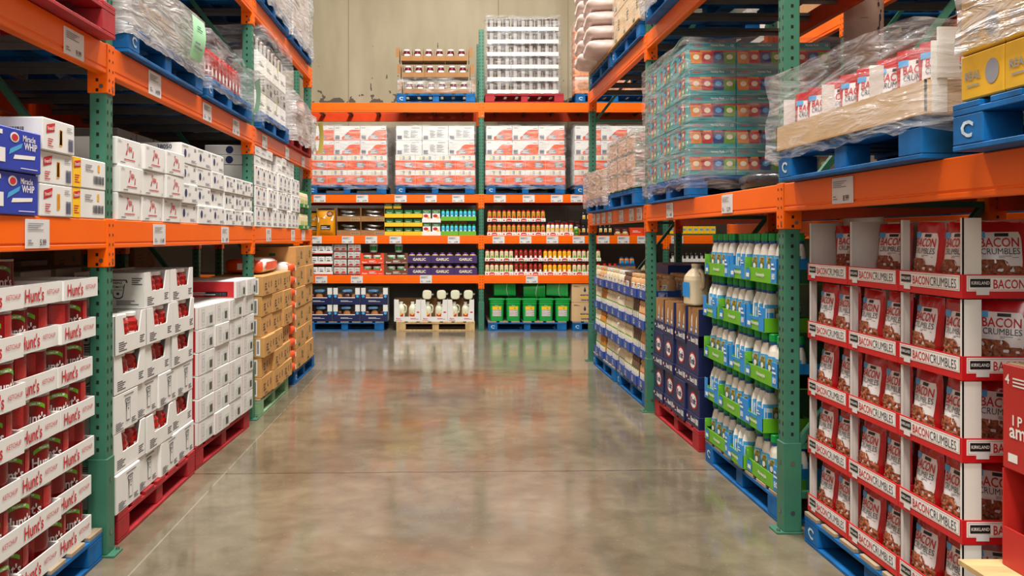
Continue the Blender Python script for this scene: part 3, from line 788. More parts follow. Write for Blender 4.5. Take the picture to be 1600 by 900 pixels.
def btray_T(kind):
    w, d, h, t, H = .398, .50, .080, .005, .268; b = MB((w, d, h))
    open_tray(b, w, d, h, 'red', t=t)
    def panel(f, q):
        b.rect(f, -q/2+.014, q/2-.012, .024, h-.004, 'white'); b.frame(f, -q/2+.018, q/2-.016, .028, h-.008, .0012, 'ink_red', EPS*1.6)
        b.rect(f, -q/2+.025, -q/2+.092, h*.47, h*.82, 'black', EPS*2); b.text(f, 'KIRKLAND', -q/2+.0585, h*.65, .011, 'white', maxw=.06, off=EPS*3, bold=.01)
        b.text(f, 'BACON', -q/2+.155, h*.6, .031, 'ink_red', maxw=.105, bold=.014); b.text(f, 'CRUMBLES', q/2-.108, h*.6, .031, 'ink', maxw=.155)
        b.rect(f, -q/2+.045, -q/2+.088, .012, h*.42, 'paper', EPS*2.4); b.lines(f, -q/2+.05, -q/2+.083, .018, h*.38, 2)
    panel('F', w); panel('R', d); panel('L', d)
    # inner board: back wall and corner posts
    dd = .16 if kind == 'empty' else .035
    b.box(-w/2+t, -w/2+t+.004, -d/2+t, -d/2+t+dd, t, H, 'board_grey'); b.box(-w/2+t, -w/2+t+.016, -d/2+t, -d/2+t+.004, t, H, 'board_grey')
    if kind == 'corner': b.box(w/2-t-.014, w/2-t, -d/2+t, -d/2+t+.004, t, H, 'board_white'); b.box(w/2-t-.004, w/2-t, -d/2+t, -d/2+t+.062, t, H, 'board_white')
    if kind == 'empty': b.box(-w/2+t, w/2-t, -.02, -.016, t, H, 'board_grey')
    b.box(-w/2+t, w/2-t, d*.2, d*.2+.004, t, H, 'board_grey')
    return T('bag_tray', b, (), (w, d, h))
mat('board_grey', (206, 200, 192), .7, var=.04); mat('board_white', (226, 222, 214), .7, var=.03)
BTRAY = {k: btray_T(k) for k in ('plain', 'corner', 'empty')}

# --- ranch dressing bottles and cases
def rbottle_T():
    h = .255; b = MB()
    b.lathe([(.040, 0), (.046, .006), (.047, .02), (.046, .10), (.044, .135), (.038, .165), (.026, .192), (.021, .205)], 'bottle_white', 20, sx=1, sy=.66)
    F = lambda u, v, off: (u, -(.0315+off)*math.sqrt(max(.0, 1-(u/.047)**2*.98)), v)
    for f in (F, lambda u, v, off: (-u, (.0315+off)*math.sqrt(max(0, 1-(u/.047)**2*.98)), v)):
        b.rect(f, -.044, .044, .012, .138, 'label_blue', .0014, 8); b.rect(f, -.040, -.002, .03, .118, 'paper', .0022, 3); b.rect(f, .002, .036, .014, .122, 'salad', .0022, 3)
        b.rect(f, -.036, -.004, .066, .096, 'sky_blue', .003, 2); b.poly(f, [(.004, .108), (.036, .1), (.034, .130), (.01, .126)], 'yellow', .003); b.disc(f, .018, .078, .011, .016, 'white', .003, 8)
    c = MB(); c.lathe([(.022, 0), (.0235, .002), (.0235, .016)], 'bottle_blue', 14); c.lathe([(.0245, .0165), (.0255, .020), (.0245, .054), (.022, .056), (0, .056)], 'bottle_green', 14)
    return T('dressing_bottle', b, [part('cap', c, (0, 0, .197))], (.094, .062, h))
RB = rbottle_T()
def rcase_T(w, side):
    d = .25; h = .075; hb = .128; t = .004; b = MB((w, d, h))
    open_tray(b, w, d, h, 'leaf_green', t=t)
    nb = .075
    if side:
        b.box(-w/2, -w/2+.05, -d/2-.0005, -d/2+t, t, hb, 'sky_blue'); b.box(w/2-.08, w/2, -d/2-.0005, -d/2+t, t, hb, 'sky_blue')
        b.rect('F', -w/2+.05, w/2-.08, h-.018, h, 'sky_blue', .0014)
        b.lines('F', w/2-.07, w/2-.03, .090, .118, 2, 'white', .003)
    else:
        b.box(w/2-nb, w/2, -d/2-.0005, -d/2+t, t, hb, 'sky_blue'); b.box(w/2-t, w/2, -d/2, d/2, t, hb, 'sky_blue')
        b.text('F', '80', w/2-nb/2, h*.5, .032, 'white', bold=.02, off=.003); b.lines('F', w/2-nb+.012, w/2-.015, h*.95, hb-.012, 2, 'white', .003)
        b.box(-w/2, -w/2+.03, -d/2-.0005, -d/2+t, t, hb-.015, 'leaf_green'); b.box(-w/2, -w/2+t, -d/2, d/2, t, hb, 'leaf_green')
    u = -w/2+.055
    b.poly('F', [(u-.032, .008), (u+.03, .008), (u+.034, .05), (u+.026, .066), (u-.028, .066), (u-.036, .05)], 'sky_blue', .0024); b.rect('F', u-.024, u+.022, .02, .042, 'white', .0032); b.lines('F', u-.026, u+.024, .068, .1, 3, 'bottle_green', .0034) if not side else None
    b.text('F', 'Homestyle', (w/2-nb-(w/2-.09))/2+.0, h*.5, .026, 'white', maxw=w*.42, shear=.2, bold=.02, off=.0026)
    return T('bottle_case', b, (), (w, d, h))
RC_F = rcase_T(.46, False); RC_S = rcase_T(.27, True)
# --- dark blue cartons of ranch jugs
def dec_kraft(b, w, d, h):
    pass
def kraft_T(kind):
    w, d = .298, .42; b = MB((w, d, .27))
    if kind == 'closed':
        b.box(-w/2, w/2, -d/2, d/2, 0, .085, 'navy', .003); b.box(-w/2+.004, w/2-.004, -d/2+.006, d/2-.006, .085, .272, 'navy', .003)
    else:
        open_tray(b, w, d, .085, 'navy', t=.005)
    fs = [('F', w), ('R', d)] if True else []
    for f, q in fs:
        if f == 'F':
            b.text(f, 'Ranch', .015, .048, .036, 'white', maxw=.10, shear=.15, bold=.03); b.disc(f, -q*.38, .05, .018, .014, 'ink_red'); b.disc(f, -q*.38, .05, .013, .009, 'white', EPS*2)
            b.barcode(f, q*.36, .046, .06, .04, 'white', 9); b.rect(f, -q*.3, -q*.2, .03, .036, 'white')
        else:
            b.disc(f, 0, .05, .03, .017, 'ink_red'); b.disc(f, 0, .05, .024, .012, 'white', EPS*2)
    if kind == 'closed':
        b.dims = (w-.008, d-.012, .27)
        b.disc('F', .01, .175, .082, .060, 'ink_red'); b.disc('F', .01, .175, .068, .048, 'white', EPS*2); b.text('F', 'Kraft', .01, .176, .046, 'ink_navy', bold=.03, maxw=.115, off=EPS*3)
        b.dims = (w, d, .27)
    else:
        for x in (-w/2+.006, -.045, .062):
            b.box(x, x+.005, -d/2+.012, d/2-.01, .005, .262, 'kraft_dark'); b.box(x, x+.062, -d/2+.10, -d/2+.105, .005, .262, 'kraft_dark')
        b.box(w/2-.005, w/2, -d/2, d/2, .005, .265, 'navy')
    return T('jug_carton', b, (), (w, d, .272))
KR_C = kraft_T('closed'); KR_O = kraft_T('open')
def slimjug_T():
    b = MB(); b.lathe([(.031, 0), (.034, .008), (.034, .16), (.031, .19), (.026, .212), (.022, .225)], 'bottle_white', 16, p=3)
    F = lambda u, v, off: (u, -.034-off, v)
    b.rect(F, -.024, .024, .03, .12, 'sky_blue', .001); b.rect(F, -.018, .018, .035, .07, 'ink_red', .002); b.rect(F, -.018, .018, .09, .11, 'white', .002)
    c = MB(); c.lathe([(.025, 0), (.028, .003), (.028, .020), (0, .021)], 'lid_white', 14)
    return T('dressing_jug', b, [part('cap', c, (0, 0, .222))], (.076, .076, .243))
SJ = slimjug_T()
def galjug_T(m='jug_cream', h=.29, r=.078, label=True, cap='jug_cream'):
    b = MB(); b.lathe([(r-.01, 0), (r, .01), (r, h*.6), (r-.006, h*.7), (r-.03, h*.82), (.03, h*.88), (.028, h*.93)], m, 18, p=3.2)
    hd = MB(); hd.tube([(r*.35, 0, h*.80), (r*.8, 0, h*.84), (r*1.28, 0, h*.76), (r*1.34, 0, h*.62), (r*1.22, 0, h*.46), (r*.92, 0, h*.42)], [.014, .015, .015, .014, .014, .013], m, 8)
    c = MB(); c.lathe([(.031, 0), (.034, .003), (.034, .022), (0, .023)], cap, 14)
    if label: b.rect(lambda u, v, off: (u, -r-off, v), -.05, .05, h*.2, h*.55, 'sky_blue', .001)
    return T('gallon_jug', b, [part('handle', hd), part('cap', c, (0, 0, h*.92))], (2*r, 2*r, h))
mat('jug_cream', (206, 188, 156), .4, var=.04)
GJ = galjug_T()
# --- mayonnaise jars, squeeze bottles, trays
def mjar_T(col, r=.066, h=.165):
    b = MB(); b.lathe([(r-.006, 0), (r, .008), (r, h*.66), (r-.004, h*.76), (r-.014, h*.84), (r-.015, h*.87)], col, 20)
    b.rect(cyl(r), -.05, .005, .03, .095, 'label_pale', .001, 5); b.rect(cyl(r), .015, .055, .025, .1, 'white', .001, 4); b.lines(cyl(r), .02, .05, .03, .095, 6, 'ink', .0022)
    b.rect(cyl(r), -.05, .005, .082, .092, 'ink_red', .0018, 5)
    c = MB(); c.lathe([(r-.011, 0), (r-.008, .002), (r-.008, .020), (r-.012, .022), (0, .022)], col if col != 'cream' else 'lid_white', 20)
    return T('mayonnaise_jar', b, [part('lid', c, (0, 0, h*.865))], (2*r, 2*r, h))
mat('label_pale', (232, 214, 160), .5, var=.05)
MJ = {k: mjar_T(k) for k in ('cream', 'mayo_cream', 'mayo_peach', 'mayo_brown')}
def mbot_T(col):
    h = .195; b = MB(); b.lathe([(.028, 0), (.034, .006), (.034, .09), (.033, .12), (.028, .145), (.016, .162), (.013, .168)], col, 16, sy=.75)
    F = lambda u, v, off: (u, -(.0255+off)*math.sqrt(max(0, 1-(u/.034)**2*.9)), v)
    b.rect(F, -.027, .027, .025, .10, 'label_pale', .001, 5); b.rect(F, .004, .024, .03, .095, 'white', .0018, 2); b.disc(F, -.01, .07, .01, .012, 'ink_navy', .002, 8); b.rect(F, -.027, .027, .1, .107, 'ink_red' if 'peach' in col else 'bottle_green', .0012, 5)
    c = MB(); c.lathe([(.018, 0), (.019, .003), (.015, .022), (.007, .027), (0, .028)], col, 12)
    return T('mayonnaise_bottle', b, [part('cap', c, (0, 0, .166))], (.068, .051, h))
MBT = {k: mbot_T(k) for k in ('cream', 'mayo_cream', 'mayo_peach', 'mayo_orange', 'mayo_brown')}
def mtray_T():
    w, d, h = .30, .30, .078; b = MB((w, d, h)); open_tray(b, w, d, h, 'tray_blue', t=.005)
    for f in ('F', 'R', 'L'):
        b.frame(f, -.035, .035, .014, .062, .003, 'white'); b.lines(f, -.026, .026, .022, .056, 3, 'white'); b.rect(f, -w/2+.004, -w/2+.008, .004, h-.004, 'ink_navy')
    return T('jar_tray', b, (), (w, d, h))
MT = mtray_T()
GLJ = None
def gljar_T():
    b = MB(); b.lathe([(.034, 0), (.038, .006), (.038, .12), (.032, .148), (.026, .155)], 'mayo_cream', 16)
    b.rect(cyl(.038), -.03, .03, .02, .09, 'label_pale', .001, 5); b.rect(cyl(.038), -.012, .012, .04, .08, 'bottle_green', .002, 3)
    c = MB(); c.lathe([(.028, 0), (.03, .003), (.03, .02), (0, .021)], 'lid_green', 14)
    return T('sauce_bottle', b, [part('cap', c, (0, 0, .153))], (.076, .076, .176))
GLJ = gljar_T(); GLJ.loc = (0, 0, 0)
def gtray_T():
    w, d, h = .24, .26, .04; b = MB((w, d, h)); open_tray(b, w, d, h, 'lid_green', t=.004)
    b.rect('F', -.03, .03, .008, .034, 'white'); b.rect('L', -.03, .03, .008, .034, 'white'); return T('bottle_tray', b, (), (w, d, h))
GT = gtray_T()
# --- cereal cup cartons
def cupdraw(b, f, u, v, k, m):
    b.poly(f, [(u-k*.38, v-k*.5), (u+k*.38, v-k*.5), (u+k*.5, v+k*.38), (u-k*.5, v+k*.38)], m, EPS*2)
    b.rect(f, u-k*.55, u+k*.55, v+k*.36, v+k*.5, 'cup_red' if m != 'cup_red' else 'cup_orange', EPS*2.6); b.disc(f, u, v-k*.02, k*.25, k*.2, 'cream' if m != 'cup_navy' else 'label_blue', EPS*3, 10)
def dec_cereal(b, w, d, h):
    for f, q, long in (('L', d, 1), ('F', w, 0), ('R', d, 1)):
        b.rect(f, -q/2+.002, q/2-.002, h*.80, h-.003, 'teal_dark', EPS*.8)
        if long:
            b.text(f, "Kellogg's", -q*.33, h*.885, h*.1, 'ink_red', bold=.02, shear=.2, maxw=q*.26); b.text(f, 'Variety Pack', q*.1, h*.885, h*.095, 'white', bold=.01, maxw=q*.42); b.text(f, '12', q*.42, h*.88, h*.09, 'white')
            for i, m in enumerate(('cup_orange', 'cup_red', 'cup_navy', 'cup_green')): cupdraw(b, f, -q*.36+q*.24*i, h*.45, h*.50, m)
            b.lines(f, -q*.3, q*.3, h*.06, h*.14, 2, 'teal_dark')
        else:
            b.text(f, "Kellogg's", -q*.33, h*.885, h*.09, 'ink_red', bold=.02, shear=.2, maxw=q*.24); b.text(f, 'Variety Pack', q*.12, h*.885, h*.085, 'white', maxw=q*.4)
            for i, m in enumerate(('cup_navy', 'cup_red', 'cup_orange', 'cup_green')): cupdraw(b, f, -q*.1+q*.24*(i % 2), h*(.6 if i < 2 else .26), h*.36, m)
            b.rect(f, q*.36, q*.42, h*.2, h*.3, 'white', EPS*2); b.rect(f, -q*.44, -q*.34, h*.25, h*.6, 'cup_red', EPS*2); b.lines(f, -q*.45, -q*.3, h*.62, h*.74, 2, 'black')
CEREAL = carton(.384, .309, .176, 'teal', dec_cereal, seam=False, bev=.003, name='cereal_carton')

# --- fronts on the end shelves
def dec_sw(b, w, d, h):
    pts = [(-w*.2, .004), (w*.495, .004), (w*.495, h*.74), (w*.2, h*.74), (w*.1, h*.70), (0, h*.55), (-w*.1, h*.34), (-w*.2, h*.24)]
    b.poly('F', pts, 'swoosh'); b.rect('F', -w*.46, -w*.28, h*.06, h*.36, 'ink_light'); b.barcode('F', -w*.37, h*.21, w*.14, h*.2, 'ink', 7)
    b.poly('F', [(-w*.14, h*.1), (w*.18, h*.1), (w*.2, h*.28), (w*.1, h*.42), (-w*.08, h*.42)], 'ink_light', EPS*2); b.lines('F', -w*.1, w*.14, h*.14, h*.38, 3, 'white', EPS*3)
    b.lines('F', w*.26, w*.46, h*.1, h*.58, 5, 'snack_orange', EPS*2.2); b.lines('F', w*.3, w*.46, h*.82, h*.87, 1, 'ink'); b.lines('F', -w*.45, -w*.3, h*.85, h*.9, 1, 'ink'); b.rect('F', -w*.5, -w*.2, .003, h*.04, 'swoosh')
SWO = carton(.395, .40, .222, 'carton_white', dec_sw, name='snack_carton')
def dec_back(b, w, d, h):
    b.lines('F', -w*.2, w*.02, h*.2, h*.75, 8); b.lines('F', w*.06, w*.34, h*.2, h*.75, 9, 'ink_light'); b.rect('F', -w*.46, -w*.27, h*.06, h*.34, 'ink_light'); b.barcode('F', -w*.365, h*.2, w*.14, h*.2, 'ink', 7); b.lines('F', w*.1, w*.4, h*.85, h*.9, 1, 'ink')
SWB = carton(.395, .40, .222, 'carton_white', dec_back, name='snack_carton')
def dec_tr(b, w, d, h):
    b.rect('F', -w/2+.002, w/2-.002, .004, h*.64, 'swoosh'); b.lines('F', -w*.4, -w*.12, h*.12, h*.55, 5, 'snack_orange', EPS*2)
    b.poly('F', [(-w*.02, h*.18), (w*.3, h*.14), (w*.42, h*.3), (w*.34, h*.5), (0, h*.56), (-w*.06, h*.4)], 'ink_light', EPS*2); b.lines('F', w*.02, w*.32, h*.22, h*.5, 3, 'white', EPS*3)
    b.poly('F', [(-w*.36, h*.68), (w*.36, h*.68), (w*.32, h*.96), (-w*.32, h*.96)], 'tub_white', EPS)
    for i in range(4): b.rect('F', -w*.3+i*w*.155, -w*.18+i*w*.155, h*.7, h*.93, 'ink_light' if i % 2 else 'label_pale', EPS*2); b.lines('F', -w*.29+i*w*.155, -w*.2+i*w*.155, h*.74, h*.9, 3, 'paper', EPS*3)
TRO = carton(.303, .40, .226, 'carton_white', dec_tr, seam=False, name='display_carton')
# spices and small bottles: body mesh plus cap
def small_T(name, w, d, h, body, cap, lab, lab2=None, caph=.022, round_=3.5, capr=.8, n=12):
    b = MB(); b.lathe([(.9, 0), (1, .004), (1, h-caph-.018), (.82, h-caph)], body, n, sx=w/2, sy=d/2, p=round_)
    F = lambda u, v, off: (u, -d/2-off, v)
    b.rect(F, -w*.36, w*.36, h*.12, h*.62, lab, .0015)
    if lab2: b.disc(F, 0, h*.36, w*.26, h*.13, lab2, .0026, 10)
    c = MB(); c.lathe([(capr, 0), (capr, caph-.002), (capr*.9, caph), (0, caph)], cap, n, sx=w/2, sy=d/2)
    return T(name, b, [part('cap', c, (0, 0, h-caph))], (w, d, h))
SP = {
    'gold': small_T('spice_bottle', .062, .062, .170, 'spice_gold', 'red', 'spice_gold', 'ink_red'),
    'red': small_T('spice_bottle', .062, .062, .170, 'spice_red', 'red', 'spice_red', 'white'),
    'cream': small_T('spice_bottle', .062, .062, .170, 'spice_cream', 'red', 'spice_cream', 'leaf_green'),
    'yellow': small_T('spice_bottle', .062, .062, .170, 'spice_yellow', 'red', 'spice_yellow', 'white'),
    'pale': small_T('spice_bottle', .062, .062, .180, 'bottle_white', 'red', 'spice_yellow', 'spice_cream'),
    'dark': small_T('spice_bottle', .058, .058, .170, 'dark_bottle', 'black', 'label_pale', 'bag_gold'),
    'water': small_T('juice_bottle', .062, .062, .150, 'aqua', 'lid_green', 'label_blue', 'white'),
    'garlic': small_T('garlic_jar', .10, .10, .150, 'garlic', 'lid_purple', 'garlic', None, .026, 2.0, .55, 16),
    'pepper': small_T('pepper_bottle', .066, .066, .15, 'dark_bottle', 'black', 'carton_grey', 'white'),
    'blue': small_T('coffee_jar', .075, .075, .13, 'cup_orange', 'bottle_blue', 'label_blue', 'sky_blue'),
    'white': small_T('vitamin_bottle', .066, .066, .11, 'bottle_white', 'black', 'white', 'sky_blue'),
    'olive': small_T('olive_jar', .075, .075, .135, 'lime', 'white', 'ink_green', 'lime'),
}
def stray_T(w, h, m, lab=None, lc='white', dots=None, d=.20, name='shelf_tray', slots=0):
    b = MB((w, d, h)); open_tray(b, w, d, h, m, t=.004)
    if dots: b.poly('F', [(-w*.2, .003), (w*.2, .003), (w*.2, h*.6), (w*.1, h*.85), (-w*.1, h*.85), (-w*.2, h*.6)], dots); b.lines('F', -w*.14, w*.14, h*.2, h*.6, 1, 'white', EPS*3); b.rect('F', -w*.42, -w*.3, h*.2, h*.6, 'ink_red'); b.lines('F', w*.28, w*.42, h*.2, h*.6, 2)
    if lab: b.text('F', lab, 0, h*.48, h*.38, lc, bold=.03, maxw=w*.6)
    return T(name, b, (), (w, d, h))
def box_small(w, d, h, m, dec, name='package', seam=False): return carton(w, d, h, m, dec, name, seam, .003)

# --- tubs, buckets, jugs on the floor pallets
def bucket_T():
    w, d, h, t = .235, .235, .33, .004; b = MB((w, d, h))
    k = .86
    def ring(s_, z, q=6.0):
        out = []
        for i in range(24):
            a = 2*PI*i/24; c_, s2 = math.cos(a), math.sin(a)
            out.append((w/2*s_*math.copysign(abs(c_)**(2/q), c_), d/2*s_*math.copysign(abs(s2)**(2/q), s2), z))
        return out
    prof = [(k, 0), (k+.01, .005), (.95, h*.78), (1.0, h*.785), (1.0, h*.82), (.965, h*.825), (.97, h*.9), (1.02, h*.905), (1.02, h-.004), (1.0, h), (.95, h), (.94, h-.02), (k-.03, .012), (0.01, .012)]
    rs = [ring(s_, z) for s_, z in prof]; n = 24
    b.add([p for r in rs for p in r], [(j*n+i, j*n+(i+1) % n, (j+1)*n+(i+1) % n, (j+1)*n+i) for j in range(len(rs)-1) for i in range(n)], 'bucket_green', False)
    b.add(rs[0], [tuple(range(n))[::-1]], 'bucket_green')
    F = lambda u, v, off: (u, -(w/2*(k+.01+(.95-k-.01)*v/(h*.78)))-off, v)
    b.rect(F, -.068, .068, .075, .178, 'carton_grey', .002); b.lines(F, -.062, .062, .08, .172, 8, 'white', .003); b.rect(F, -.068, .068, .178, .228, 'yellow', .002); b.disc(F, .02, .2, .012, .012, 'leaf_green', .003, 8)
    b.text(F, 'Knorr', 0, .243, .014, 'white', maxw=.07, off=.002)
    hd = MB(); pts = [(-w/2-.006, -.0, h*.86), (-w/2-.012, -.03, h*.72), (-w*.4, -.125, h*.60), (0, -.138, h*.56), (w*.4, -.125, h*.60), (w/2+.012, -.03, h*.72), (w/2+.006, 0, h*.86)]
    hd.tube(pts, .004, 'lid_white', 6)
    return b, hd, w, d, h
bb, hh, w_, d_, h_ = bucket_T()
lidm = MB(); lidm.box(-w_*.53, w_*.53, -d_*.53, d_*.53, 0, .022, 'bucket_green', .006); lidm.box(-w_*.42, w_*.42, -d_*.42, d_*.42, .022, .028, 'bucket_green', .003)
BUCKET = T('bucket', bb, [part('lid', lidm, (0, 0, h_-.006))], (w_, d_, h_+.02))
BUCKET_O = T('bucket', bb, [part('handle', hh, label='white bucket handle', rz=PI)], (w_, d_, h_))
def dec_mor(b, w, d, h):
    b.text('F', 'MORTON', 0, h*.4, h*.085, 'ink_navy', bold=.04); b.rect('F', -w*.2, w*.2, h*.28, h*.34, 'yellow'); b.disc('F', 0, h*.66, .018, .028, 'ink_navy'); b.disc('F', 0, h*.78, .01, .01, 'ink_navy')
    b.barcode('F', w*.04, h*.14, w*.36, h*.09, 'ink', 12); b.lines('F', -w*.42, -w*.2, h*.84, h*.92, 2, 'ink')
MORTON = carton(.40, .40, .286, 'kraft_light', dec_mor, name='salt_box')
def mtray2_T():
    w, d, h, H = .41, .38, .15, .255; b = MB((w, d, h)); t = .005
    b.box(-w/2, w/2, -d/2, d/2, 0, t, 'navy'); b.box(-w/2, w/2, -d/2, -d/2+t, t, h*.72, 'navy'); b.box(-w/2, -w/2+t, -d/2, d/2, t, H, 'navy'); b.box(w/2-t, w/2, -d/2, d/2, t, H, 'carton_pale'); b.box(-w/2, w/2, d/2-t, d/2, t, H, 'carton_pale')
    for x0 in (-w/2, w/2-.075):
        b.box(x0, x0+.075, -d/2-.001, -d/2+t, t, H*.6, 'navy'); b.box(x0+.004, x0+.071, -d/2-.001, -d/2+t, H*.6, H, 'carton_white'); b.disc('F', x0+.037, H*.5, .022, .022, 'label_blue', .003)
    b.rect('F', -w*.32, w*.32, h*.66, h*.74, 'white', .0016); b.lines('F', -.09, .09, h*.3, h*.45, 2, 'white', .003)
    return T('pastry_tray', b, (), (w, d, H))
PTRAY = mtray2_T()
PACK = [sack_T('pastry_pack', .115, .11, .165, 'choc', lambda b, w, d, h: b.disc('F', 0, h*.4, .035, .03, 'white', .004), 1), sack_T('pastry_pack', .115, .11, .165, 'bread', None, 2), sack_T('pastry_pack', .16, .12, .055, 'pack_blue', None, 5)]
def jcarton_T():
    w, d, h, t = .405, .38, .335, .005; b = MB((w, d, h)); m = 'carton_white'
    b.box(-w/2, w/2, -d/2, d/2, 0, t, m); b.box(-w/2, -w/2+t, -d/2, d/2, t, h, m); b.box(w/2-t, w/2, -d/2, d/2, t, h, m); b.box(-w/2, w/2, d/2-t, d/2, t, h, 'kraft_dark')
    def prism(pts):
        n = len(pts); vs = [(x, -d/2-.001, z) for x, z in pts]+[(x, -d/2+t, z) for x, z in pts]
        b.add(vs, [tuple(range(n)), tuple(range(2*n-1, n-1, -1))]+[(i, i+n, (i+1) % n+n, (i+1) % n) for i in range(n)], m)
    prism([(-w/2, 0), (w/2, 0), (w/2, h*.22), (-w/2, h*.22)]); prism([(-w/2, h*.22), (-w*.27, h*.22), (-w*.33, h), (-w/2, h)]); prism([(w*.27, h*.22), (w/2, h*.22), (w/2, h), (w*.33, h)])
    b.text('F', 'Karo', -w*.33, h*.13, .026, 'ink_red', bold=.03); b.lines('F', w*.12, w*.42, h*.1, h*.18, 2, 'ink_red'); b.disc('F', w*.4, h*.42, .022, .012, 'ink_red'); b.lines('F', -w*.45, -w*.2, h*.03, h*.08, 1, 'ink_red')
    return T('syrup_carton', b, (), (w, d, h))
JCAR = jcarton_T()
def oiljug_T():
    t = galjug_T('jug', .29, .07, False, 'lid_white'); b = MB((.14, .14, .29))
    F = lambda u, v, off: (u, -.07-off, v)
    lb = MB(); lb.poly(F, [(-.04, .02), (.04, .02), (.045, .12), (.02, .10), (0, .15), (-.02, .10), (-.045, .12)], 'ink_red', .002); lb.poly(F, [(-.02, .09), (0, .15), (.02, .09)], 'yellow', .003); lb.text(F, 'Karo', 0, .055, .03, 'white', bold=.03, off=.003)
    t.name = 'syrup_jug'; t.parts.append(part('label', lb)); return t
OJ = oiljug_T()
def jam_T():
    r, h = .043, .115; b = MB(); b.lathe([(r-.006, 0), (r, .008), (r, h*.7), (r-.008, h*.82), (r-.01, h*.86)], 'jam', 14)
    b.rect(cyl(r), -.04, .04, .014, .066, 'white', .001, 6); b.disc(cyl(r), .0, .022, .011, .009, 'ink_red', .003, 8); b.disc(cyl(r), .018, .02, .009, .007, 'leaf_green', .003, 8)
    c = MB(); c.lathe([(r-.006, 0), (r-.004, .002), (r-.004, .016), (0, .017)], 'lid_white', 14)
    return T('jam_jar', b, [part('lid', c, (0, 0, h*.85))], (2*r, 2*r, h))
JAM = jam_T()
def can_small():
    r, h = .05, .12; b = MB(); b.lathe([(r, 0), (r, .004), (r-.002, .006), (r-.002, h-.006), (r, h-.004), (r, h), (0, h-.003)], ['tin', 'tin', 'can_dark', 'tin', 'tin', 'tin'], 14)
    b.rect(cyl(r), -.02, .03, .02, .1, 'carton_grey', .001, 4); return T('food_can', b, (), (2*r, 2*r, h))
mat('can_dark', (90, 66, 60), .3, var=.3, scale=20)
SCAN = can_small()
# bright yellow snack bag on the end shelf
def gbag_T():
    w, h, th = .29, .42, .12; b = MB((w, th, h))
    def surf(u, v, off, s_):
        e = max(0, 1-abs(u)**3)*max(0, 1-abs(2*v-1)**4); n = noise.noise((u*3, v*4, 3))*.012
        return (u*w/2, s_*(th/2*e+off+n*e), v*h)
    b.grid(lambda a, c: surf(a*2-1, c, 0, -1), 14, 14, 'bag_gold'); b.grid(lambda a, c: surf(1-a*2, c, 0, 1), 6, 6, 'bag_gold')
    F = lambda u, v, off: surf(u/(w/2), v/h, off+.003, -1)
    b.rect(F, -w*.45, w*.45, h*.93, h*.995, 'black', .001, 6); b.poly(F, [(-.12, .20), (.10, .22), (.12, .30), (.03, .33), (-.05, .27), (-.12, .28)], 'white', .004)
    b.disc(F, .06, .33, .05, .04, 'black', .003); b.disc(F, .06, .33, .035, .025, 'bread', .005, 10); b.rect(F, -.08, .07, .09, .16, 'black', .003, 3); b.lines(F, -.07, .06, .1, .15, 2, 'white', .006)
    return T('snack_bag', b, (), (w, th, h))
GBAG = gbag_T()

# ================================================================== LEFT AISLE SIDE
NP1, NP2 = 'the nearest green post', 'the second green post'
rj = random.uniform
def wrap(side, xf, a0, a1, z0, z1, depth, m, label, out=.012, top=None, amp=.012, bottom=.004, seed=0, name='stretch_wrap', under=False):
    """film round a load: a rounded shell with a loose crumpled skin; top(u) gives the height fraction along the row"""
    if bottom < -.03:  # the skirt goes round the pallet as well
        m_ = (a0+a1)/2; a0, a1 = min(a0, m_-.602), max(a1, m_+.602)
        depth = 1.05; xf += .022 if side == 'L' else -.022 if side == 'R' else -.008
    out = max(out, amp*.75+.005); L_ = a1-a0; w = L_+2*out; d = depth+2*out; NU, NV = 96, 16; b = MB(); H = z1-z0+amp*.7
    cr = .025
    def ring(t, k=1.0):
        per = 2*(w+d-4*cr)+2*PI*cr; s_ = (t % 1.0)*per; x, y, h = -w/2+cr, -d/2, 0.0
        for q in range(4):
            ln = (w if q % 2 == 0 else d)-2*cr
            if s_ <= ln: return ((x+math.cos(h)*s_)*k, (y+math.sin(h)*s_)*k)
            x += math.cos(h)*ln; y += math.sin(h)*ln; s_ -= ln
            if s_ <= PI*cr/2:
                g = s_/cr; cx_, cy_ = x-math.sin(h)*cr, y+math.cos(h)*cr
                return ((cx_+math.sin(h+g)*cr)*k, (cy_-math.cos(h+g)*cr)*k)
            cx_, cy_ = x-math.sin(h)*cr, y+math.cos(h)*cr; s_ -= PI*cr/2; h += PI/2
            x, y = cx_+math.sin(h)*cr, cy_-math.cos(h)*cr
        return ((-w/2+cr)*k, -d/2*k)
    def hz(x): return (top(x/w+.5) if top else 1.0)
    def P_(x, y, z, a):
        n = noise.noise_vector((x*5+seed, y*5+z*1.5, z*9)); return (x+n.x*a, y+n.y*a, z+n.z*a)
    def wall(u, v):
        x, y = ring(u); H_ = H*hz(x); z = bottom+(H_-bottom)*v
        if v < .02: z += .018*noise.noise((x*9+seed, y*9, 4))
        return P_(x, y, z, amp)
    b.grid(wall, NU, NV, m)
    def cap(u, v):
        x, y = ring(u, 1-v); return P_(x, y, H*hz(x)+.006*math.sin(v*PI)-.0, amp*(1+.6*math.sin(v*PI)))
    b.grid(cap, NU, 8, m)
    t = T(name, b, (), (w, d, H)); x, y = at(side, xf, (a0+a1)/2, depth/2)
    if under:
        g = LAST[0]; o = bpy.data.objects.new(name, t.mesh); COL.objects.link(o); o.parent = g
        o.location = Matrix.Rotation(-ROT[side], 3, 'Z') @ (Vector((x, y, z0))-g.location); o['label'] = label; return o
    return inst(t, (x, y, z0), ROT[side], label, 'plastic wrap')
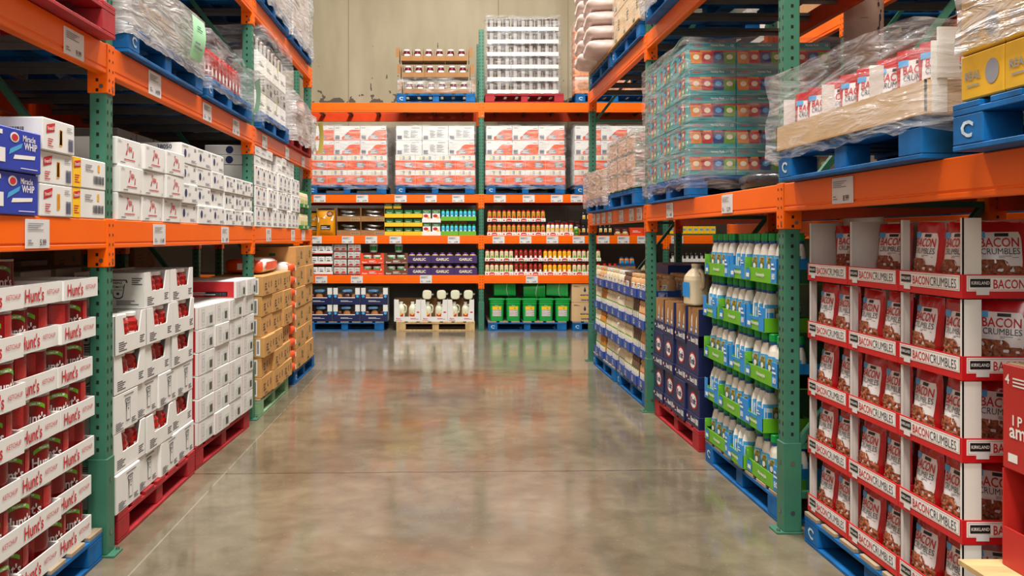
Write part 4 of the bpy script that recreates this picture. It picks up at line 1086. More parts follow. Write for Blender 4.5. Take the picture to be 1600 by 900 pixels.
def note(x, y, z, w, h, m, label, rz, lean=.0, curl=.03):
    b = MB((w, .002, h))
    def fn(u, v): return ((u-.5)*w+.02*(v-.5), -curl*math.sin(v*2.6)*(.6+.4*u), (v-.5)*h)
    b.grid(fn, 6, 8, m); F = lambda u, v, off: fn(u/w+.5, v/h+.5)[:1]+(fn(u/w+.5, v/h+.5)[1]-off-.002,)+fn(u/w+.5, v/h+.5)[2:]
    b.lines(F, -w*.2, w*.2, h*.2, h*.32, 2, 'ink_green'); b.lines(F, -w*.3, w*.3, -h*.25, -h*.05, 2, 'ink_light')
    o = inst(T('paper_note', b, (), (w, .01, h)), (x, y, z), rz, label, 'paper note'); o.rotation_euler = (lean, 0, rz); return o

# ---- tomato can trays, nearest bay, on the floor
pal(PB, 'L', -1.545, 3.17, 0, 'blue pallet at far left bottom, under the trays of red tomato cans')
pitch = .1735
for k in range(7):
    for c in range(3):
        yc = 3.54-.327*c-.0; xf = -1.555+rj(-.012, .012)+(.02 if c == 2 else 0)
        z = .142+pitch*k
        if k == 6: yc = 3.565-.327*c
        put(CTRAY, 'L', xf, yc, z, f'white cardboard tray of red cans, {tw(k,7)} tier, {["farthest","middle","nearest"][c]} of three from camera', 'tray', 'cardboard trays of tomato cans')
        if k == 6 and c == 0: continue
        for i in range(2):
            for r in range(2 if k >= 5 else 1):
                lb = f'red tomato can, {["near","far"][i]} {"front" if r==0 else "rear"} in {tw(k,7)} tier tray, {["farthest","middle","nearest"][c]} tray'
                x, y = at('L', xf, yc-.0795+.159*i, .086+.157*r+(.15 if k == 6 else 0))
                inst(CANS[(k*3+i+c*2+r) % 4], (x, y, z+.0065), PI/2+rj(-.3, .3), lb, 'food can', 'red tomato cans in cardboard trays')
# ---- cartons on the first shelf, nearest bay
def grid_stack(t, side, xf, a_list, z0, rows, desc, cat, group, jr=.012, jp=.004, h=None, who=nw, skip=(), order=1, tiern=None):
    h = h or t.h
    for c, a in enumerate(a_list):
        for k in range(rows):
            if (c, k) in skip: continue
            put(t, side, xf+rj(-jp, jp)*2, a, z0+.001+k*h, f'{desc}, {tw(k, tiern or rows)} tier, {who(c, len(a_list))} column', cat, group, jr=jr, jp=jp*.5)
grid_stack(YELLOW, 'L', -1.53, [3.615], L1, 2, 'white and yellow fries carton beside the nearest post', 'carton', 'yellow and white fries cartons', who=lambda c, n: 'last')
grid_stack(FRIES, 'L', -1.53, [3.305], L1, 3, 'white carton with red flag logo left of yellow ones', 'carton', 'white cartons with red flag logo', who=lambda c, n: 'same')
grid_stack(BLUEB, 'L', -1.52, [2.965], L1, 2, 'bright blue carton at the photo left edge', 'carton', 'bright blue cartons on the left shelf', who=lambda c, n: 'same')
grid_stack(GEN_W, 'L', -2.06, [3.30, 3.66], L1, 2, 'greyish carton standing behind the fries cartons', 'carton', 'greyish cartons behind the fries cartons')
# ---- second bay, first shelf
grid_stack(TAPA, 'L', -1.53, [4.07, 4.385, 4.70], L1, 3, 'white carton with red lettering beside nearest post', 'carton', 'white cartons with red lettering', jr=.02, jp=.008)
grid_stack(SALT, 'L', -1.54, [5.02, 5.335], L1, 4, 'white salt carton with navy print', 'carton', 'white salt cartons')
grid_stack(SALT, 'L', -1.54, [5.64], L1, 4, 'white salt carton with navy print beside shorter cartons', 'carton', 'white salt cartons', who=lambda c, n: 'last')
grid_stack(PEP, 'L', -1.535, [5.935, 6.21, 6.483], L1, 3, 'white carton with small navy print left of second post', 'carton', 'white cartons with small navy print')
grid_stack(SALT, 'L', -2.03, [4.1, 4.5, 4.9], L1, 4, 'salt carton in the back row of the left shelf', 'carton', 'salt cartons in the back row')
grid_stack(GEN_W, 'L', -2.05, [5.4, 5.72, 6.04], L1, 3, 'pale carton at the back of the left shelf', 'carton', 'pale cartons at the back of the left shelf', h=.2)
put(FLAT, 'L', -1.72, 6.45, L1+.346, 'tall pale carton lying behind the second green post', 'carton', inw=.14, sc=(1, .6, 2.4))
# ---- third bay, first shelf
ys = [6.82+.22*i for i in range(9)]
grid_stack(NARR, 'L', -1.53, ys[:3], L1, 3, 'narrow white carton with red and navy print', 'carton', 'narrow white cartons with red print', h=.164)
grid_stack(NARB, 'L', -1.53, ys[3:], L1, 3, 'narrow white carton with navy dot print', 'carton', 'narrow white cartons with navy dot', h=.164)
grid_stack(FLAT, 'L', -1.54, ys[:3], L1+.494, 2, 'flat white carton on the narrow cartons beside second post', 'carton', 'flat white cartons on top', h=.079)
grid_stack(FLAT, 'L', -1.54, ys[4:8], L1+.494, 2, 'flat white carton atop the navy dot cartons', 'carton', 'flat white cartons on top', h=.079)
for k in range(2):
    for c in range(2):
        a = 8.90+.25*c; z = L1+k*.225
        put(GT, 'L', -1.52, a, z, f'green tray of sauce bottles, {tw(k,2)} tier, {["near","far"][c]} one, left shelf end', 'tray', 'green bottle trays')
        for i in range(3):
            x, y = at('L', -1.52, a-.078+.078*i, .05)
            inst(GLJ, (x, y, z+.0055), PI/2, f'cream sauce bottle with green lid, {ORD[i]} in {["near","far"][c]} tray, {tw(k,2)} tier', 'bottle', 'cream bottles with green lids', sc=(.94, .94, 1))
# ---- ground, second bay: tomato jar cartons
PALX = -1.54
pal(PR, 'L', -1.545, 4.55, 0, 'worn red pallet under the white ketchup jar cartons')
def kopen(a, k, who):
    z = .142+.186*k; xf = -1.555+rj(-.01, .01)
    put(KOPEN, 'L', xf, a, z, f'white carton with cut-out showing red jars, tier {ORD[k]} from pallet, {who} column', 'carton', 'white cut-out cartons of ketchup jars', jr=.01)
    for i in range(3):
        x, y = at('L', xf, a-.127+.127*i, .075)
        inst(KJ, (x, y, z+.006), PI/2+rj(-.5, .5), f'red ketchup jar, {["near","middle","far"][i]} one in {who} cut-out carton, {ORD[k]} tier', 'jar', 'red ketchup jars with white lids', sc=(.96, .96, 1.14))
cw4 = [4.08+.308*i for i in range(4)]; cw3 = [4.13+.41*i for i in range(3)]
for k in (0, 2):
    for c, a in enumerate(cw4): put(KCLOSED, 'L', -1.555+rj(-.012, .012), a, .142+.186*k, f'closed white carton with keystone emblem, {ORD[k]} tier, {nw(c,4)} column', 'carton', 'closed white cartons with keystone emblem', jr=.01)
for k in (1, 3, 4):
    for c, a in enumerate(cw3): kopen(a, k, nw(c, 3))
for c in (1, 2): kopen(cw3[c], 5, nw(c, 3))
for k in range(3): grid_stack(GEN_W, 'L', -2.02, [4.15+.36*k], 1.075, 1, f'grey carton behind the ketchup stack, {nw(k,3)} of three', 'carton', 'grey cartons behind the ketchup stack', who=lambda c, n: 'its')
# ---- ground, second bay: small white cartons
pal(PR, 'L', -1.53, 5.82, 0, 'red pallet under the small white barcode cartons', dr=-.04)
sm = [5.38+.302*i for i in range(4)]
for c, a in enumerate(sm):
    for k in range(6): put(KSMALL, 'L', -1.535+.016*c+rj(-.006, .006), a, .142+.144*k, f'small white carton with red side and barcode, {tw(k,6)} tier, {nw(c,4)} column', 'carton', 'small white cartons with barcodes', jr=.015, dr=-.045)
for i, a in enumerate((6.06, 6.33)): put(KRED, 'L', -1.485+.014*i, a, .142+.864, f'white carton with red side lying on the barcode cartons, {["near","far"][i]} one', 'carton', 'red-sided cartons on top')
grid_stack(GEN_W, 'L', -2.03, [5.4, 5.75, 6.1], 1.006, 1, 'pale carton in shade behind the barcode cartons', 'carton', 'pale cartons behind the barcode cartons')
# ---- ground, third bay: brown cartons, bags, tall brown cartons
pal(PG, 'L', -1.50, 7.325, 0, 'pale green pallet under the brown cartons')
bc = [6.96+.40*i for i in range(3)]
grid_stack(BROWN, 'L', -1.485, bc, .142, 5, 'brown carton on the green pallet', 'carton', 'brown cartons on the green pallet', jr=.02, jp=.008, tiern=6)
for c in range(3): put(BROWN, 'L', -1.485, bc[c], .142+.818, f'brown carton on the green pallet, top tier, {nw(c,3)} column', 'carton', 'brown cartons on the green pallet')
for k in range(9): put(SACK_O, 'L', -1.455, 8.085, .142+.118*k, f'white and orange flour bag, {tw(k,9)} of the stack between brown cartons', 'bag', 'white and orange flour bags', inw=.31, dr=PI/2+rj(-.01, .01))
put(SACK_O, 'L', -1.62, 7.46, 1.126, 'orange and white flour bag lying on top of the brown cartons', 'bag', dr=.05, sc=(1.5, 1.5, 1.2))
pal(PB, 'L', -1.49, 8.80, 0, 'blue pallet under the tall brown cartons at the left row end')
grid_stack(TALL, 'L', -1.475, [8.46, 8.97], .142, 6, 'tall tan carton with green print', 'carton', 'tan cartons with green print', jr=.012, jp=.006)
# ---- dim goods of the rack behind
for i, (t, y, z, d_) in enumerate([(GEN_B, 2.9, L1, 'navy'), (GEN_K, 3.4, L1, 'brown'), (GEN_K, 4.4, L1, 'brown'), (GEN_W, 4.9, L1, 'grey'), (GEN_K, 5.4, L1, 'brown'), (GEN_K, 6.0, L1, 'brown'), (GEN_B, 7.0, L1, 'navy'), (GEN_K, 7.6, L1, 'brown'), (GEN_K, 8.4, L1, 'brown'),
        ]):
    put(t, 'L', -2.83, y, z, f'dim {d_} carton on the rack behind, {ORD[i]} from camera', 'carton', 'dim cartons on the rack behind', sc=(1.1, 1, 1.5))
for i, (t, y, s_) in enumerate([(GEN_B, 2.75, 1.0), (GEN_B, 3.25, 1.0), (GEN_K, 4.2, 1.0), (GEN_B, 4.7, 1), (GEN_K, 5.2, 1.0), (GEN_W, 5.72, 1.1), (GEN_K, 6.22, 1.0), (GEN_K, 7.1, 1.2), (GEN_K, 7.8, 1.2)]):
    for k in range(4): put(t, 'L', -2.80, y, .002+.345*k, f'dim stacked carton under the rear shelf, {ORD[i]} stack, {tw(k,4)} one', 'carton', 'dim cartons stacked under the rear shelf', sc=(1.1*s_, 1, 1.22))
# ---- pallets of the second level, left
def load(t, side, xf, a0, n, nz_, z, desc, group, nd=1):
    for c in range(n):
        for k in range(nz_):
            put(t, side, xf+.01, a0+t.w*(c+.5), z+t.h*k, f'{desc}, {tw(k,nz_)} tier, {nw(c,n)} one', 'carton', group)
pal(PR, 'L', -1.47, 3.13, L2, 'red pallet on the upper left beam at the photo corner')
wcart = carton(.295, .9, .30, 'sack_white', dec_gen); 
put(carton(1.14, .94, .42, 'sack_white', dec_gen, name='wrapped_goods'), 'L', -1.50, 3.13, L2+.145, 'pale block of wrapped goods on the corner red pallet', 'wrapped load')
wrap('L', -1.50, 2.56, 3.70, L2+.145, L2+.145+.43, .94, 'film_milky', 'clear stretch wrap round the goods on the corner red pallet', under=True)
pal(PBB, 'L', -1.50, 4.56, L2, 'blue pallet under the tall grey wrapped load, upper left')
put(carton(1.16, .96, .28, 'carton_grey', lambda b, w, d, h: [b.rect('F', -w/2+.02+i*.1, -w/2+.024+i*.1, .01, h-.01, 'ink_light') for i in range(11)]+[b.lines('F', -.4, .3, h*.35, h*.6, 2, 'mayo_peach')], name='wrapped_goods'), 'L', -1.52, 4.56, L2+.145, 'grey block of wrapped goods with green note, upper left', 'wrapped load')
wrap('L', -1.52, 3.98, 5.14, L2+.145, L2+.145+.29, .96, 'film_milky', 'cloudy wrap round the grey block with green note', seed=5, bottom=-.06, amp=.006, under=True)
note(-1.455, 4.86, L2+.27, .21, .24, 'paper_green', 'pale green paper note on the tall grey wrapped load', PI/2)
pal(PBB, 'L', -1.50, 5.85, L2, 'blue pallet under the clear wrapped red-cap bottles, upper left')
KB = small_T('ketchup_bottle', .075, .06, .23, 'ketchup', 'red', 'can_panel', 'white', caph=.03, capr=.5)
for i in range(12):
    for r in range(2):
        x, y = at('L', -1.55, 5.34+.091*i, .05+.10*r)
        inst(KB, (x, y, L2+.146), PI/2, f'red-cap ketchup bottle under clear film, {ORD[i]} from near end, {["front","back"][r]} row', 'bottle', 'red-cap ketchup bottles under film')
put(carton(1.1, .70, .17, 'carton_grey', dec_gen, name='cardboard_block'), 'L', -1.78, 5.84, L2+.145, 'grey cardboard block behind the wrapped red-cap bottles', 'carton')
wrap('L', -1.52, 5.27, 6.43, L2+.145, L2+.145+.26, .96, 'film_clear', 'clear glossy wrap round the red-cap bottles', seed=9, bottom=-.08, amp=.02, top=lambda u: 1-.12*u)
note(-1.425, 6.24, L2+.17, .16, .24, 'paper_green', 'pale green paper note hanging on the red-cap bottle wrap', PI/2+.5)
pal(PBB, 'L', -1.50, 7.36, L2, 'blue pallet under the wrapped jars and white cartons, upper left')
wc = carton(.29, .45, .17, 'white', dec_flat); kc = carton(.29, .45, .15, 'carton_grey', dec_gen)
for c in range(4):
    a = 6.92+.295*c
    for k, (t, nm) in enumerate(((wc, 'white'), (kc, 'grey'), (wc, 'white'))):
        put(t, 'L', -1.53, a, L2+.145+(0, .17, .32)[k], f'{nm} wrapped carton, {tw(k,3)} tier, {nw(c,4)} under the wrapped jars', 'carton', 'wrapped cartons upper left')
BJ = small_T('big_jar', .13, .13, .17, 'mayo_brown', 'plastic_dark', 'carton_grey', None, caph=.03, capr=.72, round_=2.0, n=16)
for i in range(8): 
    x, y = at('L', -1.55, 6.85+.146*i, .07); inst(BJ, (x, y, L2+.145+.49), PI/2, f'brown jar on top of the wrapped white cartons, {ORD[i]} from near end', 'jar', 'brown jars on the wrapped cartons')
wrap('L', -1.50, 6.77, 7.95, L2+.145, L2+.145+.67, .80, 'film_clear', 'clear wrap round the jars and white cartons', seed=12, amp=.018, bottom=-.08)
note(-1.435, 7.02, L2+.35, .13, .40, 'paper_yellow', 'long yellow paper note on the wrapped white cartons', PI/2+.3)
pal(PR, 'L', -1.50, 8.67, L2, 'red pallet at the far end of the upper left level')
put(carton(1.05, .8, .30, 'sack_white', dec_gen, name='wrapped_goods'), 'L', -1.50, 8.67, L2+.145, 'white wrapped bundle beside the long yellow note, upper left end', 'wrapped load')
wrap('L', -1.50, 8.12, 9.22, L2+.145, L2+.145+.36, .85, 'film_milky', 'crumpled white wrap at the far end of upper left level', seed=15, amp=.03, bottom=-.1, top=lambda u: 1.0-.25*u, under=True)
note(-1.42, 9.33, L2+.22, .13, .34, 'paper_yellow', 'yellow paper note hanging at the far upper left end', PI/2+.6)
# third level, left
for i, (a, seed) in enumerate(((4.56, 21), (5.86, 24), (7.36, 27), (8.67, 31))):
    w_n = ['nearest', 'second', 'third', 'farthest'][i]
    pal(PBB, 'L', -1.50, a, L3, f'blue pallet on the highest left beam, {w_n} of four')
    put(carton(1.14, .94, .62, 'sack_white', dec_gen, name='wrapped_goods'), 'L', -1.52, a, L3+.145, f'white wrapped block on the highest left beam, {w_n} of four', 'wrapped load')
    wrap('L', -1.52, a-.57, a+.57, L3+.145, L3+.145+.64, .94, 'film_milky', f'loose torn wrap on the highest left beam, {w_n} of four', seed=seed, amp=.022, bottom=-.12, under=True)
# rear rack upper loads seen through the left rack
for i, (a, c_) in enumerate(((2.9, 'kraft_dark'), (4.55, 'carton_grey'), (5.9, 'kraft_dark'), (7.4, 'carton_grey'), (8.7, 'kraft_dark'))):
    pal(PBB, 'L', XL-1.25, a, L2, f'blue pallet on the rack behind the left one, {ORD[i]} from camera')
    put(carton(1.1, .9, .55, c_, dec_gen, name='wrapped_goods'), 'L', XL-1.27, a, L2+.145, f'dim block of goods on the rack behind, {ORD[i]} from camera', 'wrapped load')

# ================================================================== RIGHT AISLE SIDE
# ---- bacon bag trays
pal(PB, 'R', 1.69, 3.40, 0, 'blue pallet under the bacon bag trays, right foreground')
TP = .272
WHO3 = ['farthest', 'middle', 'nearest']
for k in range(5):
    for c in range(3):
        yc = 3.80-.402*c; z = .15+TP*k; xf = 1.705
        put(BTRAY['corner' if c == 2 else 'empty' if k == 4 else 'plain'], 'R', xf, yc, z, f'red and white bacon bag tray, {tw(k,5)} tier, {WHO3[c]} of three', 'tray', 'red and white bacon bag trays')
        spots = [(-.096, .056, rj(-.06, .04)), (.093, .059, rj(-.03, .06)), (rj(-.05, .05), .145, rj(-.2, .2))][:2 if c == 2 else 3]
        if k == 4 and c == 0: spots = [(-.09, .16, .5)]
        if k == 4 and c == 1: spots = [(-.09, .14, .3)]
        for i, (lx, ly, rr) in enumerate(spots):
            a = yc-lx; x, y = at('R', xf, a, ly+.005)
            lb = f'bacon pouch, {["far","middle","near"][i] if len(spots)>1 else "lone"} one in {WHO3[c]} tray, {tw(k,5)} tier'
            inst(POUCH[(i+k+c) % 3], (x, y, z+.009), -PI/2+rr, lb, 'food bag', 'bacon pouches in the trays', rx=rj(-.03, .0), ry=rj(-.03, .03))
    # bags showing on the camera-facing end
    for i in range(1):
        x = 1.885
        inst(POUCH[(i+k) % 3], (x, 3.80-.804-.199+.085, .161+TP*k), rj(-.75, -.45), f'bacon pouch standing at the camera-facing end of the trays, {tw(k,5)} tier', 'food bag', 'bacon pouches facing the camera', ry=rj(-.08, .08))
bs = MB(); bs.box(-.6, .6, -.5, .5, 0, .006, 'kraft_light'); bs.box(.56, .575, -.44, -.3, 0, .11, 'kraft_dark')
# ---- red cartons, right edge
def redbox():
    w, d, h = .36, .42, .325; b = MB((w, d, h)); b.box(-w/2, w/2, -d/2, d/2, 0, h, 'red_box', .004); b.rect('T', -w/2+.004, w/2-.004, -d/2+.004, d/2-.004, 'kraft_light')
    for f in ('F', 'R'):
        b.text(f, '4', -w*.43, h*.86, .03, 'white', bold=.02); b.lines(f, -w*.36, -w*.1, h*.80, h*.90, 3, 'white'); b.text(f, 'I P', -w*.3, h*.48, .032, 'white', bold=.02); b.text(f, 'am', -w*.3, h*.36, .032, 'white', bold=.02); b.rect(f, -w*.42, -w*.3, h*.08, h*.16, 'white')
    return T('red_carton', b, (), (w, d, h))
RBX = redbox()
def redtray():
    w, d, h = .36, .46, .30; b = MB((w, d, h)); t = .006
    b.box(-w/2, w/2, -d/2, d/2, 0, t, 'red_box'); b.box(-w/2, -w/2+t, -d/2, d/2, t, h, 'red_box'); b.box(-w/2, w/2, d/2-t, d/2, t, h, 'red_box')
    b.box(-w/2, w/2, -d/2, -d/2+t, t, h*.4, 'red_box'); b.box(w/2-t, w/2, -d/2, d/2, t, h*.36, 'red_box'); b.box(w/2-t, w/2, -d/2, -d/2+.06, h*.36, h, 'red_box'); b.box(w/2-.03, w/2, -d/2-.001, -d/2+t, h*.4, h, 'red_box')
    b.text('R', 'Original', d*.1, h*.2, .035, 'white', bold=.02, rot=-.1); b.text('R', 'Rodeo', -d*.3, h*.14, .028, 'white', bold=.02, shear=.2); b.text('F', 'Original', 0, h*.2, .035, 'white', bold=.02)
    return T('red_tray', b, (), (w, d, h))
RTR = redtray()
mat('cheese', (232, 130, 30), .3, var=.12, scale=12, bump=.2)
CHB = sack_T('orange_bag', .26, .13, .20, 'cheese', lambda b, w, d, h: b.rect('F', -.05, .05, .06, .12, 'red_box', .008), 4)
pal(PW, 'R', 1.715, 1.975, 0, 'wooden pallet on the floor at the lower right corner'); 
for k in (1,): pal(PW, 'R', 1.715, 1.975, .142*k, 'wooden pallet stacked on another at the lower right corner')
sh = MB((1.2, 1.0, .02)); sh.box(-.62, .62, -.55, .5, 0, .016, 'wood')
put(T('wooden_board', sh, (), (1.2, 1.0, .02)), 'R', 1.67, 2.06, .403, 'yellowish wooden board sticking out under the red cartons', 'board')
blk = MB((1.1, .8, .115)); blk.box(-.5, .5, -.4, .4, 0, .115, 'kraft_dark', .003)
put(T('cardboard_block', blk, (), (1.0, .8, .115)), 'R', 1.76, 1.94, .287, 'brown cardboard layer under the yellowish board', 'carton')
for i in range(2):
    put(RTR, 'R', 1.735, 2.46-.37*i, .421, f'red cut-out tray of orange bags, {["farther","nearer"][i]} one at the right edge', 'tray', 'red trays of orange bags')
    put(CHB, 'R', 1.76, 2.46-.37*i, .430, f'orange food bag in the {["farther","nearer"][i]} red tray at the right edge', 'food bag', 'orange bags in red trays')
    put(RBX, 'R', 1.735, 2.46-.37*i, .724, f'red carton stacked on the {["farther","nearer"][i]} red tray at the right edge', 'carton', 'red cartons at the right edge')
# ---- ranch bottle cases
pal(PB, 'R', 1.66, 4.84, 0, 'blue pallet under the green dressing bottle cases, right')
pat = [['F', 'S', 'F'], ['S', 'F', 'S', 'x'], ['F', 'S', 'F'], ['S', 'F', 'S', 'x'], ['F', 'S', 'F']]
for kk in range(5):
    k = kk; z = .146+.264*k; row = pat[k]; a = 5.44; ci = 0
    for q in row:
        if q == 'x': q = 'S'; 
        w = .46 if q == 'F' else .27
        if a < 4.40: break
        c = a-w/2; a -= w+.004
        if c-w/2 < 4.17: continue
        t = RC_F if q == 'F' else RC_S; xf = 1.655+rj(-.01, .01)
        cn = ['farthest', 'second', 'third', 'nearest'][ci]; ci += 1
        put(t, 'R', xf, c, z, f'green and blue dressing bottle case, {tw(k,5)} tier, {cn} case', 'case', 'green and blue dressing bottle cases', jr=.008)
        nb = 4 if q == 'F' else 3
        for i in range(nb):
            for r in range(2):
                if q == 'F': lx = -w/2+.07+.105*i; rr = 0; ly = .055+.09*r
                else: lx = -w/2+.055+.075*i; rr = PI/2; ly = .065+.11*r
                x, y = at('R', xf, c-lx, ly)
                inst(RB, (x, y, z+.005), -PI/2+rr+rj(-.08, .08), f'dressing bottle, {ORD[nb-1-i]} {["front","back"][r]}, {tw(k,5)} tier, {cn} green case', 'bottle', 'white dressing bottles with green caps')
# ---- navy ranch jug cartons
pal(PR, 'R', 1.675, 6.24, 0, 'red pallet under the navy dressing cartons')
kc4 = [6.70-.301*i for i in range(4)]
for k in range(3):
    for c, a in enumerate(kc4):
        t = KR_O if k == 2 else KR_C; xf = 1.672+rj(-.008, .008); z = .142+.273*k
        put(t, 'R', xf, a, z, f'navy {"open" if k==2 else "closed"} dressing carton, {tw(k,3)} tier, {nw(3-c,4)} column', 'carton', 'navy dressing cartons on the red pallet', jr=.006)
        if k == 2:
            for i, lx in enumerate((-.095, .02, .108)):
                for r in range(2):
                    x, y = at('R', xf, a-lx, .055+.16*r)
                    inst(SJ, (x, y, z+.006), -PI/2, f'white slim dressing jug, {["far","middle","near"][i]} {["front","back"][r]} in {nw(3-c,4)} open navy carton', 'bottle', 'slim white dressing jugs in open cartons')
put(GJ, 'R', 1.68, 5.97, .142+.273*3, 'cream gallon jug with handle standing on the navy cartons', 'jug', dr=.2)
# ---- mayonnaise trays
cols = ['cream', 'mayo_cream', 'mayo_cream', 'cream', 'mayo_brown', 'mayo_peach', 'mayo_peach', 'mayo_cream']
fcol = ['cream', 'mayo_orange', 'mayo_cream', 'cream', 'cream', 'mayo_cream', 'mayo_brown', 'mayo_peach']
pal(PB, 'R', 1.655, 7.66, 0, 'blue pallet under the blue jar trays, nearer of two'); pal(PB, 'R', 1.645, 8.95, 0, 'blue pallet under the blue jar trays, farther of two')
ma = [9.39-.302*i for i in range(4)]+[8.13-.302*i for i in range(4)]
for k in range(4):
    for c, a in enumerate(ma):
        z = .142+.255*k; xf = 1.65+rj(-.01, .01); cn = nw(7-c, 8); cn = cn.replace(' nearest', '')
        put(MT, 'R', xf, a, z, f'blue tray of sauce jars, {tw(k,4)} tier, {nw(7-c,8)} of eight', 'tray', 'blue trays of sauce jars')
        if k == 3:
            jt = MJ[['mayo_cream', 'mayo_peach', 'cream', 'mayo_cream', 'cream', 'mayo_brown', 'mayo_peach', 'mayo_peach'][c]]
            for i in range(2):
                for r in range(2):
                    x, y = at('R', xf, a-(-.072+.144*i), .076+.138*r)
                    inst(jt, (x, y, z+.006), -PI/2+rj(-.5, .5), f'wide mayonnaise jar, {["far","near"][i]} {["front","back"][r]} in {cn} top blue tray', 'jar', 'wide mayonnaise jars in the top trays', sc=(1, 1, 1.22))
        else:
            for i in range(4):
                x, y = at('R', xf, a-(-.108+.072*i), .045)
                cc = fcol[c] if c != 3 or i != 1 else 'mayo_cream'
                inst(MBT[cc], (x, y, z+.006), -PI/2, f'slim mayonnaise bottle, {ORD[3-i]} in {cn} blue tray, {tw(k,4)} tier', 'bottle', 'slim mayonnaise bottles in blue trays', sc=(1, 1, 1.2))
            if c in (2, 3, 5):
                for i in range(2):
                    x, y = at('R', xf, a-(-.072+.144*i), .145)
                    inst(MJ['mayo_cream'], (x, y, z+.006), -PI/2, f'mayonnaise jar behind slim bottles, {["far","near"][i]}, {cn} tray, {tw(k,4)} tier', 'jar', 'mayonnaise jars behind slim bottles')
# back jars of the near pallet seen past the second right post
for i in range(4):
    for r in range(3):
        x, y = at('R', 1.65, 7.17+.15*i, .42+.145*r)
        inst(MJ['mayo_brown' if r else 'mayo_peach'], (x, y, .142+.255*3+.006), -PI/2, f'brown jar behind the top blue trays, {ORD[i]} from near end, row {["one","two","three"][r]}', 'jar', 'brown jars behind the top blue trays', sc=(1.05, 1.05, 1.22))
for k in range(3):
    for c in range(4): put(GEN_K, 'R', 2.05, 7.2+.365*c, .142+.255*k, f'brown inner carton behind blue jar trays, {ORD[k]} tier, {nw(c,4)} one', 'carton', 'brown cartons behind blue jar trays', sc=(.9, 1, .88))
# ---- first right level
pal(PBB, 'R', 1.56, 3.38, R1, 'blue pallet under the wrapped bacon bags, upper right')
def ubase():
    w, d, h = 1.24, .96, .11; b = MB((w, d, h)); t = .006
    b.box(-w/2, w/2, -d/2, d/2, 0, t, 'kraft'); b.box(-w/2, w/2, -d/2, -d/2+t, t, h, 'kraft_light'); b.box(w/2-t, w/2, -d/2, d/2, t, h, 'kraft_light'); b.box(-w/2, -w/2+t, -d/2, d/2, t, h, 'kraft_light'); b.box(-w/2, w/2, d/2-t, d/2, t, h, 'kraft_light')
    return T('cardboard_tray', b, (), (w, d, h))
put(ubase(), 'R', 1.55, 3.36, R1+.145, 'brown cardboard tray under the wrapped bacon bags', 'tray')
dv = MB((.01, .05, .25)); dv.box(-.004, .004, -.025, .025, 0, .25, 'board_white')
DIV = T('board_divider', dv, (), (.008, .05, .25))
for i in range(4): 
    put(DIV, 'R', 1.57, 3.94-.40*i-(.0 if i < 3 else -.0), R1+.148, f'white cardboard divider among wrapped bacon bags, {nw(3-i,4)}', 'divider', 'white dividers among wrapped bags', sc=(1, 1, .93))
for c in range(8):
    a = 3.86-.148*c; x, y = at('R', 1.58, a, .085)
    inst(POUCH[c % 3], (x, y, R1+.158), -PI/2+.58+rj(-.03, .03), f'wrapped bacon pouch on the upper right pallet, {nw(7-c,8)} of eight', 'food bag', 'wrapped bacon pouches, upper right', rx=rj(-.03, .0))
put(T('board_corner', (lambda b: (b.box(-.035, .035, -.004, .004, 0, .165, 'board_white'), b)[-1])(MB((.07, .01, .165)))), 'R', 1.62, 2.732, R1+.258, 'white board at the camera-facing end of wrapped bacon bags', 'divider', dr=PI/2, inw=0)
wrap('R', 1.55, 2.74, 3.98, R1+.145, R1+.145+.32, .96, 'film_clear', 'clear crumpled wrap over the bacon bags, upper right', seed=41, amp=.022, bottom=-.05, top=lambda u: 1.0-.10*max(0, u-.75)*4)
# yellow wrapped cartons
pal(PBB, 'R', 1.54, 1.975, R1, 'blue pallet under the yellow wrapped cartons, upper right corner')
def dec_y(b, w, d, h): b.text('F', 'REAL', w*-.2, h*.52, .024, 'ink_light', bold=.02); b.disc('F', w*.24, h*.5, .030, .036, 'ink_light'); b.lines('F', -w*.34, -w*.05, h*.28, h*.36, 1, 'ink_light')
mat('yellow_dull', (222, 170, 30), .45); YW = carton(.198, .40, .135, 'yellow_dull', dec_y, 'yellow_carton')
for c in range(5):
    for k in range(4): put(YW, 'R', 1.55, 2.45-.20*c, R1+.15+.137*k, f'yellow carton under film, {tw(k,4)} tier, {nw(4-c,5)} one, upper right corner', 'carton', 'yellow wrapped cartons, upper right corner')
wrap('R', 1.545, 1.44, 2.555, R1+.29, R1+.95, .95, 'film_milky', 'heavy shiny wrap round the yellow cartons', seed=45, amp=.012, bottom=0)
# cereal load
film_mat('film_teal', .05, .38, tint=(216, 196, 192), scale=4, st=(1, 1, 6))
pal(PBB, 'R', 1.60, 6.18, R1, 'blue pallet under the teal cereal cup cartons')
for k in range(5):
    for c in range(3):
        for r in range(3):
            if c < 2 and r > 0 and k < 4: continue
            a = 6.58-.39*c; x, y = at('R', 1.605, a, .155+.314*r)
            inst(CEREAL, (x, y, R1+.15+.177*k), -PI/2+rj(-.002, .002), f'teal cereal cup carton, {tw(k,5)} tier, {WHO3[c]} in row, {["front","middle","rear"][r]}', 'carton', 'teal cereal cup cartons')
wrap('R', 1.60, 5.60, 6.78, R1+.15, R1+.15+.90, .95, 'film_teal', 'clear streaky wrap round the teal cereal cartons', seed=51, amp=.016, out=.014, bottom=-.10)
def lump(name, w, d, h, m, label, cat, side, xf, a, z, seed, **k):
    t = sack_T(name, w, d, h, m, None, seed, 2.6); put(t, side, xf, a, z, label, cat, **k)
lump('plastic_sheet', .55, .5, .13, 'plastic_dark', 'crumpled dark plastic sheet lying on the right shelf near the post', 'plastic sheet', 'R', 1.75, 5.0, R1, 8)
